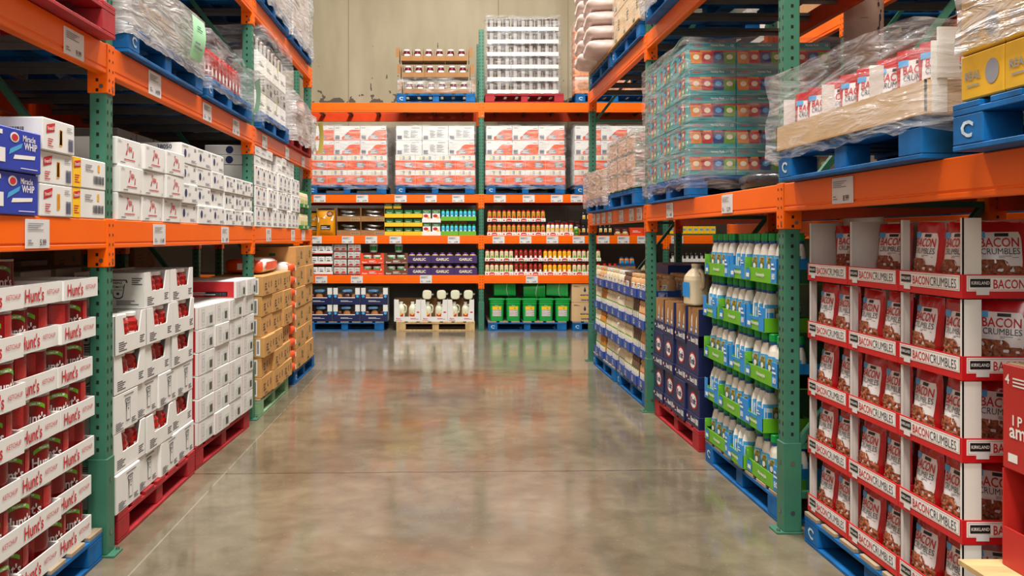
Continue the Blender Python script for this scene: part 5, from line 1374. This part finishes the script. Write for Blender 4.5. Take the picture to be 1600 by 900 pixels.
# far loads on the first right level
pal(PBB, 'R', 1.56, 7.62, R1, 'blue pallet under the green and red wrapped cartons, right')
def dec_gr(b, w, d, h):
    b.rect('L', -d*.5+.004, d*.1, h*.45, h-.01, 'red'); b.poly('L', [(-d*.1, h*.4), (d*.45, h*.4), (d*.45, h*.9)], 'carton_grey'); b.rect('F', -w*.45, w*.45, h*.1, h*.9, 'mayo_peach')
    b.rect('R', -d*.45, d*.2, h*.5, h-.01, 'red'); b.poly('R', [(-d*.1, h*.1), (d*.45, h*.1), (d*.45, h*.8), (0, h*.5)], 'carton_grey', EPS*2); b.lines('R', -d*.4, d*.1, h*.6, h*.9, 2, 'white', EPS*3)
GRN = carton(.38, .40, .155, 'ink_green', dec_gr, 'green_carton')
for c in range(3):
    for k in range(3): put(GRN, 'R', 1.57, 8.0-.385*c, R1+.15+.157*k, f'green and red carton under film, {tw(k,3)} tier, {WHO3[c]} one', 'carton', 'green and red wrapped cartons')
wrap('R', 1.56, 7.03, 8.2, R1+.15, R1+.15+.48, .85, 'film_pink', 'pinkish wrap round the green and red cartons', seed=55, amp=.012, bottom=.008)
pal(PBB, 'R', 1.56, 8.92, R1, 'blue pallet under the low brown wrapped load, right row end')
put(carton(1.1, .85, .28, 'kraft_light', dec_gen, name='wrapped_goods'), 'R', 1.57, 8.92, R1+.145, 'low brown wrapped load at the far end of the right row', 'wrapped load')
wrap('R', 1.56, 8.34, 9.5, R1+.145, R1+.145+.30, .87, 'film_pink', 'pinkish wrap round the low brown load', seed=58, amp=.010, bottom=-.09, top=lambda u: 1.0-.15*u, under=True)
# ---- top right level
pal(PBB, 'R', 1.55, 6.04, R2, 'blue pallet on the highest right beam, nearest of three')
put(carton(1.16, .95, .7, 'sack_white', dec_gen, name='wrapped_goods'), 'R', 1.55, 6.04, R2+.145, 'white wrapped block on the highest right beam, nearest the camera', 'wrapped load')
wrap('R', 1.55, 5.45, 6.63, R2+.145, R2+.85, .95, 'film_milky', 'cloudy wrap on the nearest block of the highest right beam', seed=61, bottom=-.1, amp=.02, under=True)
pal(PBB, 'R', 1.56, 4.81, R2, 'blue pallet on the highest right beam over the dressing bottles')
put(carton(1.1, .95, .6, 'kraft_dark', dec_gen, name='wrapped_goods'), 'R', 1.56, 4.81, R2+.145, 'brown block on the highest right beam over the dressing bottles', 'wrapped load')
pal(PBB, 'R', 1.60, 7.63, R2, 'blue pallet under the tan wrapped cartons, highest right beam')
TAN = carton(.38, .45, .30, 'kraft_light', dec_tall, 'tan_carton')
for c in range(3):
    for k in range(3): put(TAN, 'R', 1.61, 7.235+.385*c, R2+.156+.302*k, f'tan wrapped carton on the highest right beam, {tw(k,3)} tier, {nw(c,3)} one', 'carton', 'tan wrapped cartons on the highest right beam')
sl = MB((1.25, 1.0, .01)); sl.box(-.62, .62, -.5, .5, 0, .008, 'kraft')
put(T('slip_sheet', sl, (), (1.24, 1.0, .008)), 'R', 1.58, 7.63, R2+.145, 'brown slip sheet between the tan cartons and their pallet', 'cardboard sheet')
wrap('R', 1.605, 7.04, 8.20, R2+.156, R2+.145+.94, .95, 'film_clear', 'clear wrap round the tan cartons on the highest right beam', seed=64, bottom=.012, amp=.01)
pal(PBB, 'R', 1.60, 8.90, R2, 'blue pallet under the stacked white sacks, highest right beam')
put(T('slip_sheet', sl, (), (1.24, 1.0, .008)), 'R', 1.58, 8.88, R2+.145, 'brown slip sheet under the stacked white sacks', 'cardboard sheet')
for k in range(6):
    for c in range(2): put(SACK_W, 'R', 1.58, 8.58+.585*c, R2+.156+.140*k, f'white sack on the highest right beam, {tw(k,6)} layer, {["nearer","farther"][c]} one', 'sack', 'stacked white sacks on the highest right beam', jr=.012, sc=(.93, 1.85, .90))
# ---- round column and goods behind the right rack
cm = MB(); cm.lathe([(.13, 0), (.13, 5.2)], 'column_paint', 28)
mk = cyl(.13)
for i in range(14): cm.rect(lambda u, v, off: mk(u, v, off), -.08+.06*((i*7) % 3), -.03+.06*((i*7) % 3), 2.5+.16*i, 2.503+.16*i, 'ink', .001, 4)
for i in range(24): cm.disc(mk, .055+.02*rj(-1, 1), 2.4+.045*i, .006+.008*random.random(), .01+.02*random.random(), 'ink', .001, 7)
o = bpy.data.objects.new('column', cm.mesh('column')); COL.objects.link(o); o.location = (2.98, 6.05, 0); o['kind'] = 'structure'
for i, (a, c_) in enumerate(((2.1, 'kraft_dark'), (3.42, 'carton_grey'), (4.9, 'kraft_dark'), (6.2, 'carton_grey'), (7.7, 'kraft_dark'), (9.0, 'carton_grey'))):
    pal(PBB, 'R', XR+1.64, a, R1-.12, f'blue pallet on the rack behind the right one, {ORD[i]} from camera')
    put(carton(1.05, .9, .6, c_, dec_gen, name='wrapped_goods'), 'R', XR+1.66, a, R1+.026, f'dim block of goods on the rack behind the right one, {ORD[i]} from camera', 'wrapped load')
    pal(PBB, 'R', XR+1.64, a, R2+.2, f'blue pallet high on the rack behind the right one, {ORD[i]} from camera')
    put(carton(1.05, .9, .5, 'carton_grey' if i % 2 else 'kraft_dark', dec_gen, name='wrapped_goods'), 'R', XR+1.66, a, R2+.346, f'dim block of goods high behind the right rack, {ORD[i]} from camera', 'wrapped load')
for i in range(9):
    for k in range(4): put((GEN_B, GEN_K, GEN_W)[i % 3], 'R', XR+1.66, (2.2, 2.7, 3.2, 3.7, 4.5, 5.0, 5.5, 6.0, 6.5)[i], .002+.345*k, f'dim stacked carton low behind the right rack, {ORD[i]} stack, {tw(k,4)} one', 'carton', 'dim cartons stacked low behind the right rack', sc=(1.1, 1, 1.2))
# rear tray boards that fill the back of the display pallets
for i, (a, lab, cc, zt, w) in enumerate(((3.40, 'bacon bag trays', 'board_grey', 1.30, 1.18), (4.83, 'green dressing cases', 'ink_green', 1.28, 1.16), (6.25, 'navy dressing cartons', 'navy', .74, 1.16), (9.04, 'farther blue jar trays', 'tray_blue', 1.0, .98))):
    put(carton(w, .40, zt, cc, dec_gen, name='inner_stack'), 'R', 2.23, a, .15, f'inner stack of packed cartons behind the {lab}', 'carton stack')
for i, (a, lab, cc, zt) in enumerate(((3.2, 'red can trays', 'can_red', 1.05), (4.60, 'ketchup jar cartons', 'carton_pale', .92))):
    put(carton(1.15, .42, zt, cc, dec_gen, name='inner_stack'), 'L', -2.07 if i == 0 else -1.95, a, .142, f'inner stack of packed cartons behind the {lab}', 'carton stack')

# ================================================================== END SHELVES
def bx(px): return (px-700)/102.5
YF = YB+.02
# ---- floor pallets
pal(PB, 'B', YF, -1.58, 0, 'blue pallet under the navy pastry trays')
for k in range(2):
    for c in range(3):
        a = -1.975+.425*c; z = .142+.258*k
        put(PTRAY, 'B', YF+.0, a, z, f'navy and white pastry tray, {tw(k,2)} tier, {lw(c,3)}', 'tray', 'navy and white pastry trays')
        for i in range(3):
            t = PACK[(c*2+i+k) % 2] if c else PACK[1 if i % 2 else 0]
            inst(t, (a-.125+.125*i, YF+.10, z+.006), rj(-.06, .06), f'wrapped pastry pack, {["left","middle","right"][i]} in {tw(k,2)} {lw(c,3)} navy tray', 'pastry pack', 'wrapped pastry packs in navy trays')
        inst(PACK[2], (a+rj(-.05, .05), YF+.11, z+.176), rj(-.6, .6), f'light blue pastry pack lying on the packs, {tw(k,2)} {lw(c,3)} navy tray', 'pastry pack', 'light blue pastry packs')
pal(PW, 'B', YF-.01, -.19, 0, 'bare wooden pallet with one blue block under the syrup cartons')
for c in range(3):
    a = -.61+.40*c; a = (-.62, -.212, .196)[c]
    put(JCAR, 'B', YF, a, .142, f'white cut-out syrup carton, {lw(c,3)} of three on the wooden pallet', 'carton', 'white cut-out syrup cartons')
    for i in range(2):
        inst(OJ, (a-.10+.175*i, YF+.10, .148), -.05, f'syrup jug with red label, {["left","right"][i]} one in the {lw(c,3)} carton', 'jug', 'syrup jugs in the white cartons', sc=(.85, .85, 1))
for i in range(4):
    x = (-.30, -.08, .13, .33)[i]
    inst(OJ, (x-.02, YF+.0, .142+.335+.072), rj(-.05, .05), f'pale syrup jug lying on its side on the cartons, {lw(i,4)}', 'jug', 'syrup jugs lying on the cartons', rx=-PI/2, ry=rj(-.06, .06))
pal(PB, 'B', YF-.01, 1.21, 0, 'blue pallet under the green buckets')
for i in range(5): inst(BUCKET, (bx(776.5)+.0+.253*i, YF+.15, .142), rj(-.05, .05), f'green lidded bucket with yellow and grey label, {lw(i,5)} of the bottom row', 'bucket', 'green lidded buckets standing in a row')
for i, (x, z) in enumerate(((.70, .495), (1.165, .50))):
    o = inst(BUCKET_O, (x, YF+.19, .627), 0, f'open green bucket lying on its side on the others, {["left","right"][i]} one', 'bucket', None); o.rotation_euler = (Matrix.Rotation((.1, -.04)[i], 3, 'Z') @ Matrix.Rotation(PI/2-.03, 3, 'Y') @ Matrix.Rotation(PI+.5*i, 3, 'Z')).to_euler()
inst(BUCKET_O, (1.525, YF+.20, .629), 0, 'open green bucket lying with its mouth towards the right', 'bucket', None).rotation_euler = (Matrix.Rotation(-.12, 3, 'Z') @ Matrix.Rotation(PI/2, 3, 'Y') @ Matrix.Rotation(PI, 3, 'Z')).to_euler()
pal(PB, 'B', YF-.01, 2.50, 0, 'blue pallet under the tan salt cartons')
for c in range(2):
    for k in range(2): put(MORTON, 'B', YF, 2.09+.41*c, .142+.288*k, f'tan salt carton with navy print, {tw(k,2)} tier, {["left","right"][c]} one', 'carton', 'tan salt cartons')
pal(PB, 'B', YF-.01, 4.1, 0, 'blue pallet on the floor at the right of the end shelves')
for c in range(3):
    for k in range(2): put(GEN_K, 'B', YF, 3.65+.42*c, .142+.29*k, f'brown carton at the right end of the end shelves, {tw(k,2)} tier, {lw(c,3)}', 'carton', 'brown cartons at the right floor end')
# ---- shelf B1
def dec_band(band, mark, m2='ink_light'):
    def f(b, w, d, h):
        b.rect('F', -w/2+.002, w/2-.002, .003, h*.3, band); b.disc('F', 0, h*.38, w*.34, h*.16, mark, EPS*2, 12); b.lines('F', -w*.3, w*.3, h*.66, h*.84, 2, m2)
    return f
FLB = box_small(.098, .09, .115, 'white', dec_band('white', 'ink_navy'), 'small_package'); FLR = box_small(.095, .09, .116, 'carton_pale', lambda b, w, d, h: (b.rect('F', -w/2+.002, w/2-.002, .003, h*.2, 'ink_darkred'), b.poly('F', [(-w*.4, h*.28), (w*.1, h*.26), (w*.42, h*.36), (w*.1, h*.5), (-w*.2, h*.48)], 'ink_red', EPS*2), b.lines('F', -w*.3, w*.3, h*.66, h*.84, 2, 'ink_light')), 'small_package')
WTR = stray_T(.30, .07, 'white', name='shelf_tray'); WTR2 = None
def tr_wb():
    w, d, h = .34, .20, .05; b = MB((w, d, h)); open_tray(b, w, d, h, 'white'); b.rect('F', -w/2, w/2, 0, .014, 'red'); b.box(w/2-.004, w/2, -d/2, d/2, 0, .155, 'carton_pale'); b.lines('F', -w*.45, -w*.3, .024, .042, 1, 'ink_navy')
    return T('shelf_tray', b, (), (w, d, h))
TWB = tr_wb()
for k in range(3):
    z = B1+.002+.16*k
    for j, a in enumerate((-2.12, -1.905)):
        if j == 0: continue
        put(TWB, 'B', YF, -1.93, z, f'white tray with red edge, {tw(k,3)} tier at left end of the lowest end shelf', 'tray', 'white trays with red edge')
    for i in range(3):
        put(FLB, 'B', YF+.012, -2.042+.108*i, z+.0055, f'small white package with blue wave, {lw(i,3)}, {tw(k,3)} tier', 'package', 'small white packages with blue wave')
for k in range(4):
    for i in range(4):
        x = -1.70+.098*i+(.02 if i > 1 else 0)
        put(FLR, 'B', YF+.02+(.03 if i < 2 else 0), x, B1+.001+.118*k, f'small white and red package, {tw(k,4)} tier, {lw(i,4)} column', 'package', 'small white and red packages')
def tub_T(col, lidc):
    b = MB(); r, h = .065, .13; b.lathe([(r*.82, 0), (r*.86, .004), (r*.95, h*.82)], col, 14); b.rect(lambda u, v, off: cyl(r*.9)(u, v, off+.004), -.05, .05, .03, .095, 'tub_white' if col != 'tub_white' else 'bucket_green', .001, 5)
    c = MB(); c.lathe([(r, 0), (r, .02), (r*.96, .023), (0, .023)], lidc, 14); return T('tub', b, [part('lid', c, (0, 0, h*.8))], (2*r, 2*r, h))
TUBG = tub_T('tub_white', 'tub_white'); TUBY = tub_T('bag_gold', 'tub_white')
def notched(w, h, m, lab, d=.26, low=.5):
    b = MB((w, d, h)); t = .004; b.box(-w/2, w/2, -d/2, d/2, 0, t, m); b.box(-w/2, -w/2+t, -d/2, d/2, t, h, m); b.box(w/2-t, w/2, -d/2, d/2, t, h, m); b.box(-w/2, w/2, d/2-t, d/2, t, h, m)
    n = 2*4; q = h*low
    pts = [(-w/2, 0), (w/2, 0), (w/2, h), (w*.38, h), (w*.34, q), (-w*.34, q), (-w*.38, h), (-w/2, h)]
    vs = [(x, -d/2-.001, z) for x, z in pts]+[(x, -d/2+t, z) for x, z in pts]
    b.add(vs, [(0, 1, 4, 5), (1, 2, 3, 4), (0, 5, 6, 7), (9, 8, 13, 12), (10, 9, 12, 11), (13, 8, 15, 14)]+[(i, i+8, (i+1) % 8+8, (i+1) % 8) for i in range(8)], m)
    b.text('F', lab, -w*.3, h*.16, .024, 'white', bold=.03, maxw=.09, off=.003); b.lines('F', -w*.12, w*.2, h*.14, h*.36, 3, 'white', .003); b.lines('F', w*.27, w*.45, h*.12, h*.18, 1, 'white', .003); b.disc('F', w*.38, h*.5, .016, .02, 'white', .003, 3)
    return T('tub_tray', b, (), (w, d, h))
NO, NB = notched(.365, .165, 'knorr_orange', 'Knorr'), notched(.365, .165, 'brown_tray', 'Knorr')
for j, (t, cn, x0) in enumerate(((NO, 'orange', bx(581)), (NB, 'brown', bx(618.5)))):
    for k in range(2):
        z = B1+.001+.170*k; put(t, 'B', YF, x0, z, f'{cn} cut-out tray of tubs, {tw(k,2)} of two', 'tray', f'{cn} trays of tubs')
        for i in range(2): inst(TUBG if (i+k+j) % 2 == 0 else TUBG, (x0-.075+.15*i, YF+.09, z+.005), rj(-.5, .5), f'white and green tub, {["left","right"][i]} in {tw(k,2)} {cn} tray', 'tub', 'white and green tubs in trays')
    inst(TUBG, (x0+rj(-.08, .08), YF+.20, B1+.345), 0, f'white tub standing at the back on the {cn} trays', 'tub')
GTY = stray_T(.350, .115, 'purple', 'GARLIC', 'cream', d=.22)
GTY.mesh.update()
for k in range(2):
    for c in range(3):
        a = -.438+.353*c; z = B1+.001+.185*k
        put(GTY, 'B', YF, a, z, f'purple garlic tray, {tw(k,2)} tier, {lw(c,3)}', 'tray', 'purple garlic trays')
        for i in range(3): inst(SP['garlic'], (a-.113+.113*i, YF+.065, z+.006), 0, f'garlic jar with purple lid, {["left","middle","right"][i]} in {tw(k,2)} {lw(c,3)} purple tray', 'jar', 'garlic jars with purple lids')
def spice_row(x0, n, z, key, trm, dot, desc, shelf, tier, per=3, w=.215, th=.05, lab=None, dy=.0, sc=None, cat='bottle', start=0, total=None, lc='white', tdesc=None):
    kt = ('tr', trm, dot, w, th, lab)
    t = cached(kt, lambda: stray_T(w, th, trm, lab, lc, dot, .17))
    total = total or n
    for c in range(n):
        a = x0+(w+.006)*c+w/2; cn = lw(c+start, total)
        put(t, 'B', YF+dy, a, z, f'{tdesc or desc} tray on the {shelf} end shelf, {tier} tier, {cn}', 'tray', f'{desc} trays')
        for i in range(per):
            st = w/per
            inst(SP[key], (a-w/2+st*(i+.5), YF+dy+.045, z+.005), rj(-.06, .06), f'{desc}, {ORD[i]} in {cn} tray, {tier} tier, {shelf} shelf', cat, f'{desc}s on the end shelves', sc=sc)
LO, MI = 'lowest', 'middle'
for k in range(2):
    z = B1+.001+.212*k; ti = tw(k, 2)
    spice_row(.565, 2, z, 'cream', 'white', 'red', 'cream spice bottle with red cap', LO, ti)
    spice_row(1.01, 2, z, 'red', 'white', 'ink_red', 'dark red spice bottle', LO, ti)
    spice_row(1.455, 2, z, 'yellow', 'white', 'ink_red', 'yellow spice bottle', LO, ti)
    spice_row(1.90, 2, z, 'cream', 'white', 'red', 'pale green-dot bottle', LO, ti)
    z = B2+.001+.212*k
    spice_row(.60, 4, z, 'gold', 'white', 'ink_red', 'golden spice bottle', MI, ti, w=.218)
spice_row(1.50, 2, B2+.001, 'pale', 'white', 'ink_red', 'tall pale yellow bottle', MI, 'only', w=.206, per=3, sc=(.92, .95, 1))
for i in range(5):
    put(box_small(.10, .09, .06, 'choc', dec_band('bread', 'bag_gold'), 'small_package'), 'B', YF+.22, 1.60+.105*i, B2+.001+(.0 if i % 2 else .0), f'small brown package behind the pale bottles, {lw(i,5)}', 'package', 'small brown packages', sc=(1, 1, 3.6+.3*(i % 2)))
inst(SP['olive'], (1.975, YF+.12, B2+.001), 0, 'lone green jar with white cap on the middle end shelf', 'jar')
for k in range(2): spice_row(2.04, 1, B2+.001+.2*k, 'dark', 'black', None, 'dark spice bottle with gold label', MI, tw(k, 2))
# ---- seen through the right rack
spice_row(2.30, 1, B2+.001, 'dark', 'black', None, 'black-lid spice bottle behind right post', MI, 'only')
NUT = box_small(.11, .08, .12, 'choc', dec_band('bread', 'label_pale'), 'small_package')
for i in range(2): put(NUT, 'B', YF, 2.59+.113*i, B2+.001, f'small brown nut package on the middle end shelf, {["left","right"][i]} one', 'package', 'small brown nut packages')
OBX = box_small(.20, .12, .12, 'knorr_orange', lambda b, w, d, h: b.lines('F', -w*.3, w*.3, h*.4, h*.7, 2, 'white'), 'small_package')
for i in range(2): put(OBX, 'B', YF, 2.88+.205*i, B2+.001, f'orange package with white print on the middle end shelf, {["left","right"][i]} one', 'package', 'orange packages')
YBX = box_small(.085, .10, .14, 'yellow', lambda b, w, d, h: (b.rect('F', -w*.5, w*.5, .003, h*.2, 'ink_green'), b.rect('F', -w*.3, w*.3, h*.55, h*.75, 'label_blue')), 'small_package')
for i in range(8): put(YBX, 'B', YF, 3.43+.088*i, B2+.001, f'small yellow package on the middle end shelf, {lw(i,8)}', 'package', 'small yellow packages')
spice_row(2.36, 1, B1+.001, 'red', 'white', 'ink_red', 'red bottle past the right post', LO, 'only', w=.24)
spice_row(2.95, 1, B1+.001, 'cream', 'white', 'red', 'cream bottle beside coffee jars', LO, 'only')
spice_row(2.62, 1, B1+.14, 'blue', 'bottle_blue', None, 'amber coffee jar with blue label', LO, 'only', w=.235, th=.04, sc=(.92, .92, 1))
put(carton(.25, .3, .136, 'kraft_dark', dec_gen), 'B', YF, 2.74, B1+.001, 'brown carton under the amber coffee jars', 'carton')
for k in range(2): spice_row(3.40, 3, B1+.001+.2*k, 'white' if k == 0 else 'pepper', 'bottle_blue' if k == 0 else 'white', None, ['white bottle with black cap', 'dark pepper bottle'][k], LO, tw(k, 2), sc=(.9, .9, 1))
# ---- shelf B2
inst(GBAG, (bx(508), YF+.09, B2+.001), .05, 'large golden yellow food bag standing on the middle end shelf', 'food bag')
inst(GBAG, (bx(490), YF+.22, B2+.001), -.1, 'golden yellow food bag half hidden by the left row end', 'food bag', sc=(1, 1, .9))
def obox_T():
    w, d, h = .365, .34, .212; b = MB((w, d, h)); t = .005; m = 'kraft_dark'
    b.box(-w/2, w/2, -d/2, d/2, 0, t, m); b.box(-w/2, -w/2+t, -d/2, d/2, t, h, m); b.box(w/2-t, w/2, -d/2, d/2, t, h, m); b.box(-w/2, w/2, d/2-t, d/2, t, h, m); b.box(-w/2, w/2, -d/2, -d/2+t, t, h*.38, m)
    b.barcode('F', w*.27, h*.15, .13, .028, 'ink', 12, 'kraft_light'); return T('open_carton', b, (), (w, d, h))
OB = obox_T()
FOIL = sack_T('foil_packet', .24, .17, .052, 'foil', None, 6, 2.6, 2.2, None, .14)
for k in range(2):
    for c in range(2):
        a = bx(544.5)+.368*c; z = B2+.001+.214*k
        put(OB, 'B', YF, a, z, f'open brown carton of foil packets, {tw(k,2)} {["left","right"][c]}', 'carton', 'open brown cartons of foil packets')
        for i in range(3):
            inst(FOIL, (a+rj(-.025, .025), YF+.12+rj(0, .04), z+.008+.060*i), rj(-.15, .15), f'silver foil packet, {tw(i,3)} of the pile in {tw(k,2)} {["left","right"][c]} carton', 'packet', 'silver foil packets')
KG = box_small(.12, .10, .11, 'bucket_green_in', lambda b, w, d, h: (b.rect('F', -w/2+.002, w/2-.002, .003, h*.45, 'yellow'), b.text('F', 'Knorr', 0, h*.65, .02, 'white', maxw=.09, bold=.02)), 'small_package')
YT = stray_T(.285, .06, 'yellow', None); WT = stray_T(.285, .06, 'white', None)
for k in range(3):
    for c in range(2):
        a = bx(615.5)+.289*c; z = B2+.001+.136*k
        put(YT, 'B', YF, a, z, f'yellow tray of green packages, {tw(k,3)} tier, {["left","right"][c]}', 'tray', 'yellow trays')
        for i in range(2): put(KG, 'B', YF+.03, a-.07+.14*i, z+.005, f'green and yellow package, {["left","right"][i]} in {tw(k,3)} {["left","right"][c]} yellow tray', 'package', 'green and yellow packages')
for i in range(2): put(KG, 'B', YF+.05, bx(606)+.14*i, B2+.409, f'dark green package on top of the yellow trays, {["left","right"][i]}', 'package', 'green packages on top', sc=(1, 1, .9))
KR3 = box_small(.12, .10, .155, 'white', lambda b, w, d, h: (b.rect('F', -w/2+.002, w/2-.002, h*.68, h-.003, 'bucket_green_in'), b.disc('F', -w*.1, h*.42, w*.3, h*.16, 'ink_red'), b.disc('F', w*.22, h*.24, w*.16, h*.12, 'fry', EPS*2), b.text('F', 'Knorr', 0, h*.82, .02, 'white', maxw=.09, bold=.02, off=EPS*3)), 'small_package')
for k in range(2):
    z = B2+.001+.198*k; a = bx(674); put(WT, 'B', YF, a, z, f'white tray of red and green packages, {tw(k,2)} one', 'tray', 'white package trays')
    for i in range(2): put(KR3, 'B', YF+.02, a-.072+.144*i, z+.035, f'white package with green top and red picture, {["left","right"][i]} in {tw(k,2)} tray', 'package', 'white, green and red packages')
for k in range(2): spice_row(bx(689), 2, B2+.001+.225*k, 'water', 'leaf_green', None, 'blue juice bottle with green cap', MI, tw(k, 2), per=4, w=.265, th=.065, sc=(.86, .9, 1.1))
# ---- shelf B3: four wrapped pallets
def dpal(a, name, tops, i, x0=None):
    pal(PBB, 'B', YF-.03, a, B3, f'blue pallet under the {name} orange and white load')
    z = B3+.146
    for k in range(2):
        for c in range(4): put(TRO, 'B', YF+.0, a-.457+.305*c, z+.227*k, f'orange display tray, {name} load, {["bottom","second"][k]} tier, {lw(c,4)}', 'tray', 'orange display trays')
    for k in range(2):
        for c in range(3): put(SWB if tops and not (c == 2 and k == 0) else SWO, 'B', YF+.0, a-.40+.40*c, z+.454+.223*k, f'white carton{" with orange swoosh" if not tops else ""}, {name} load, {["third","top"][k]} tier, {lw(c,3)}', 'carton', 'white cartons on the end pallets')
    wrap('B', YF-.035, a-.612, a+.612, z+.002, z+.905, .48, 'film_thin', f'thin clear wrap round the {name} orange and white load', seed=70+i*3, amp=.006, bottom=-.07, out=.006)
film_mat('film_thin', .02, .36, scale=3)
dpal(bx(542), 'leftmost', False, 0); dpal(bx(680), 'second', True, 1); dpal(bx(821), 'third', False, 2); dpal(bx(960), 'fourth', False, 3)
# ---- top shelf B4
pal(PBB, 'B', YF-.02, bx(681), B4, 'blue pallet under the dark red jam jars')
def jtray_T():
    w, d, h = .335, .30, .075; b = MB((w, d, h)); open_tray(b, w, d, h, 'kraft_dark', t=.005)
    for x in (-w/2, w/2-.005, -.0025): b.box(x, x+.005, -d/2+.02, d/2, .005, .19, 'kraft_dark')
    return T('jar_tray', b, (), (w, d, h))
JT = jtray_T()
for k in range(3):
    for c in range(3):
        a = -.55+.338*c+.02*(2-k)*.0+(.03 if k < 2 else 0)-.0; a = -.53+.338*c+.02*(1-k); z = B4+.145+.252*k
        put(JT, 'B', YF+.02, a, z, f'brown cardboard tray of jam jars, {tw(k,3)} tier, {lw(c,3)}', 'tray', 'brown trays of jam jars')
        for i in range(2): inst(JAM, (a-.085+.17*i*.98, YF+.085, z+.006), rj(-.3, .3), f'dark red jam jar, {["left","right"][i]} in {tw(k,3)} {lw(c,3)} brown tray', 'jar', 'dark red jam jars', sc=(1.25, 1.25, 1.5))
    for s_ in (-1, 1):
        fl = MB((.02, .3, .2)); fl.box(-.004, .004, -.14, .14, 0, .19, 'kraft_dark'); fl.box(*((-.05, .0) if s_ < 0 else (0, .05)), -.145, -.14, .06, .2, 'kraft_dark')
        inst(T('cardboard_flap', fl, (), (.01, .3, .2)), (-.53+.338+.02*(1-k)+s_*.536, YF+.18, B4+.145+.252*k), 0, f'brown cardboard flap {["left","right"][s_>0]} of the jam jars, {tw(k,3)} tier', 'cardboard flap', 'cardboard flaps', ry=-.12*s_*0)
wrap('B', YF-.025, -.78, .42, B4+.149, B4+.145+.232, .40, 'film_thin', 'thin wrap round the lower jam jar trays', seed=91, amp=.006, out=.006, bottom=.008)
pal(PR, 'B', YF-.02, bx(819.5), B4, 'red pallet under the tall wrapped stack of food cans')
film_mat('film_can', .05, .42, tint=(190, 190, 192), scale=3)
CT = stray_T(.36, .06, 'white', None, d=.30)
for k in range(6):
    for c in range(3):
        a = bx(817.5)-.365+.365*c; z = B4+.145+.192*k
        put(CT, 'B', YF+.02, a, z, f'white tray in the tall wrapped can stack, {tw(k,6)} tier, {lw(c,3)}', 'tray', 'white trays in the wrapped can stack')
        for i in range(3): inst(SCAN, (a-.12+.12*i, YF+.02+.06, z+.006), 0, f'food can, {["left","middle","right"][i]} in {tw(k,6)} {lw(c,3)} wrapped tray', 'food can', 'food cans in the wrapped stack', sc=(1.1, 1.1, 1.5))
wrap('B', YF-.025, bx(817.5)-.57, bx(817.5)+.57, B4+.147, B4+.145+1.18, .40, 'film_can', 'shiny clear wrap round the tall can stack', seed=95, amp=.012, bottom=.014)
pal(PBB, 'B', YF-.02, 2.55, B4, 'blue pallet under the orange snack cartons, highest end shelf')
SNK = carton(.40, .35, .265, 'snack_orange', lambda b, w, d, h: (b.rect('F', -w/2+.004, w/2-.004, h*.8, h-.01, 'carton_pale'), b.disc('F', -w*.1, h*.42, w*.32, h*.25, 'bread', EPS, 12), b.disc('F', w*.25, h*.3, w*.14, h*.12, 'swoosh', EPS*2, 10)))
for k in range(4):
    for c in range(3): put(SNK, 'B', YF+.02, 2.14+.402*c, B4+.145+.267*k, f'orange snack carton, {tw(k,4)} tier, {lw(c,3)}, highest end shelf', 'carton', 'orange snack cartons')
wrap('B', YF-.025, 1.92, 3.17, B4+.149, B4+.145+1.08, .40, 'film_thin', 'thin clear wrap round the orange snack cartons', seed=99, amp=.008, bottom=.008)
# dim inner stock on the end shelves
for i, (a, z, w, h) in enumerate(((-1.4, B1, 1.5, .2), (.9, B1, .7, .25), (2.0, B1, 1.0, .22), (-1.1, B2, 1.2, .22), (-.1, B2, .8, .3))):
    put(carton(w, .35, h, 'kraft_dark', dec_gen, name='inner_stack'), 'B', YF+.5, a, z+.001, f'dim brown stock at the back of the end shelves, {["lowest left","lowest middle","lowest right","middle left","middle centre"][i]}', 'carton')

# ================================================================== PRICE TAGS
for p, y, d_ in (('5.99', 3.15, 'under the blue cartons, left lower beam'), ('11.49', 4.48, 'under the red-lettered cartons, left lower beam'), ('8.99', 5.80, 'under the navy print cartons, left lower beam'),
                 ('9.99', 7.21, 'on the left lower beam, just past the second post'), ('7.49', 8.35, 'on the left lower beam, middle of the third bay'), ('9.49', 8.94, 'on the left lower beam, at the row end')):
    tag(p, 'L', XL, y, L1, f'white price tag {p} {d_}')
for i, y in enumerate((3.457, 4.41, 5.37, 6.1, 7.05, 8.04, 8.93)):
    tag(('9.99', '14.99', '7.49', '9.49', '8.99', '11.49', '9.99')[i], 'L', XL, y, L2, f'white price tag on the upper left beam, {ORD[i]} from the camera', h=.12)
for p, y, d_ in (('8.99', 3.48, 'under the wrapped bacon bags'), ('12.79', 4.92, 'between the right posts, nearer one'), ('9.49', 6.19, 'under the teal cereal cartons')):
    tag(p, 'R', XR, y, R1, f'white price tag on the right beam, {d_}')
for i, y in enumerate((9.41, 9.13, 8.81, 8.48, 7.92, 7.48, 7.18)):
    tag(('9.99', '7.49', '9.49')[i % 3], 'R', XR, y, R1, f'narrow price tag in the far right bay, {nw(6-i,7)} of seven')
for nm, top, lst in (('top selling', B3, ((499.5, '10.69'), (566, '10.79'), (626, '13.99'), (673, '16.99'), (716, '11.75'), (781, '6.79'), (826, '6.79'), (870, '6.79'), (901, '9.99'))),
                 ('middle', B2, ((493.5, '7.69'), (543.5, '6.59'), (580, '12.49'), (618, '16.99'), (709, '6.99'), (779, '6.79'), (821, '4.99'), (863, '9.99'), (904, '4.89'), (943, '4.49'), (974, '7.99'), (1005, '7.49'), (1058, '9.49'))),
                 ('lowest', B1, ((502, '22.49'), (557.5, '22.49'), (665.5, '14.99'), (831, '16.99')))):
    for i, (px, p) in enumerate(lst): tag(p, 'B', YB, bx(px), top, f'white price tag {p} on the {nm} end beam, {lw(i,len(lst))}')
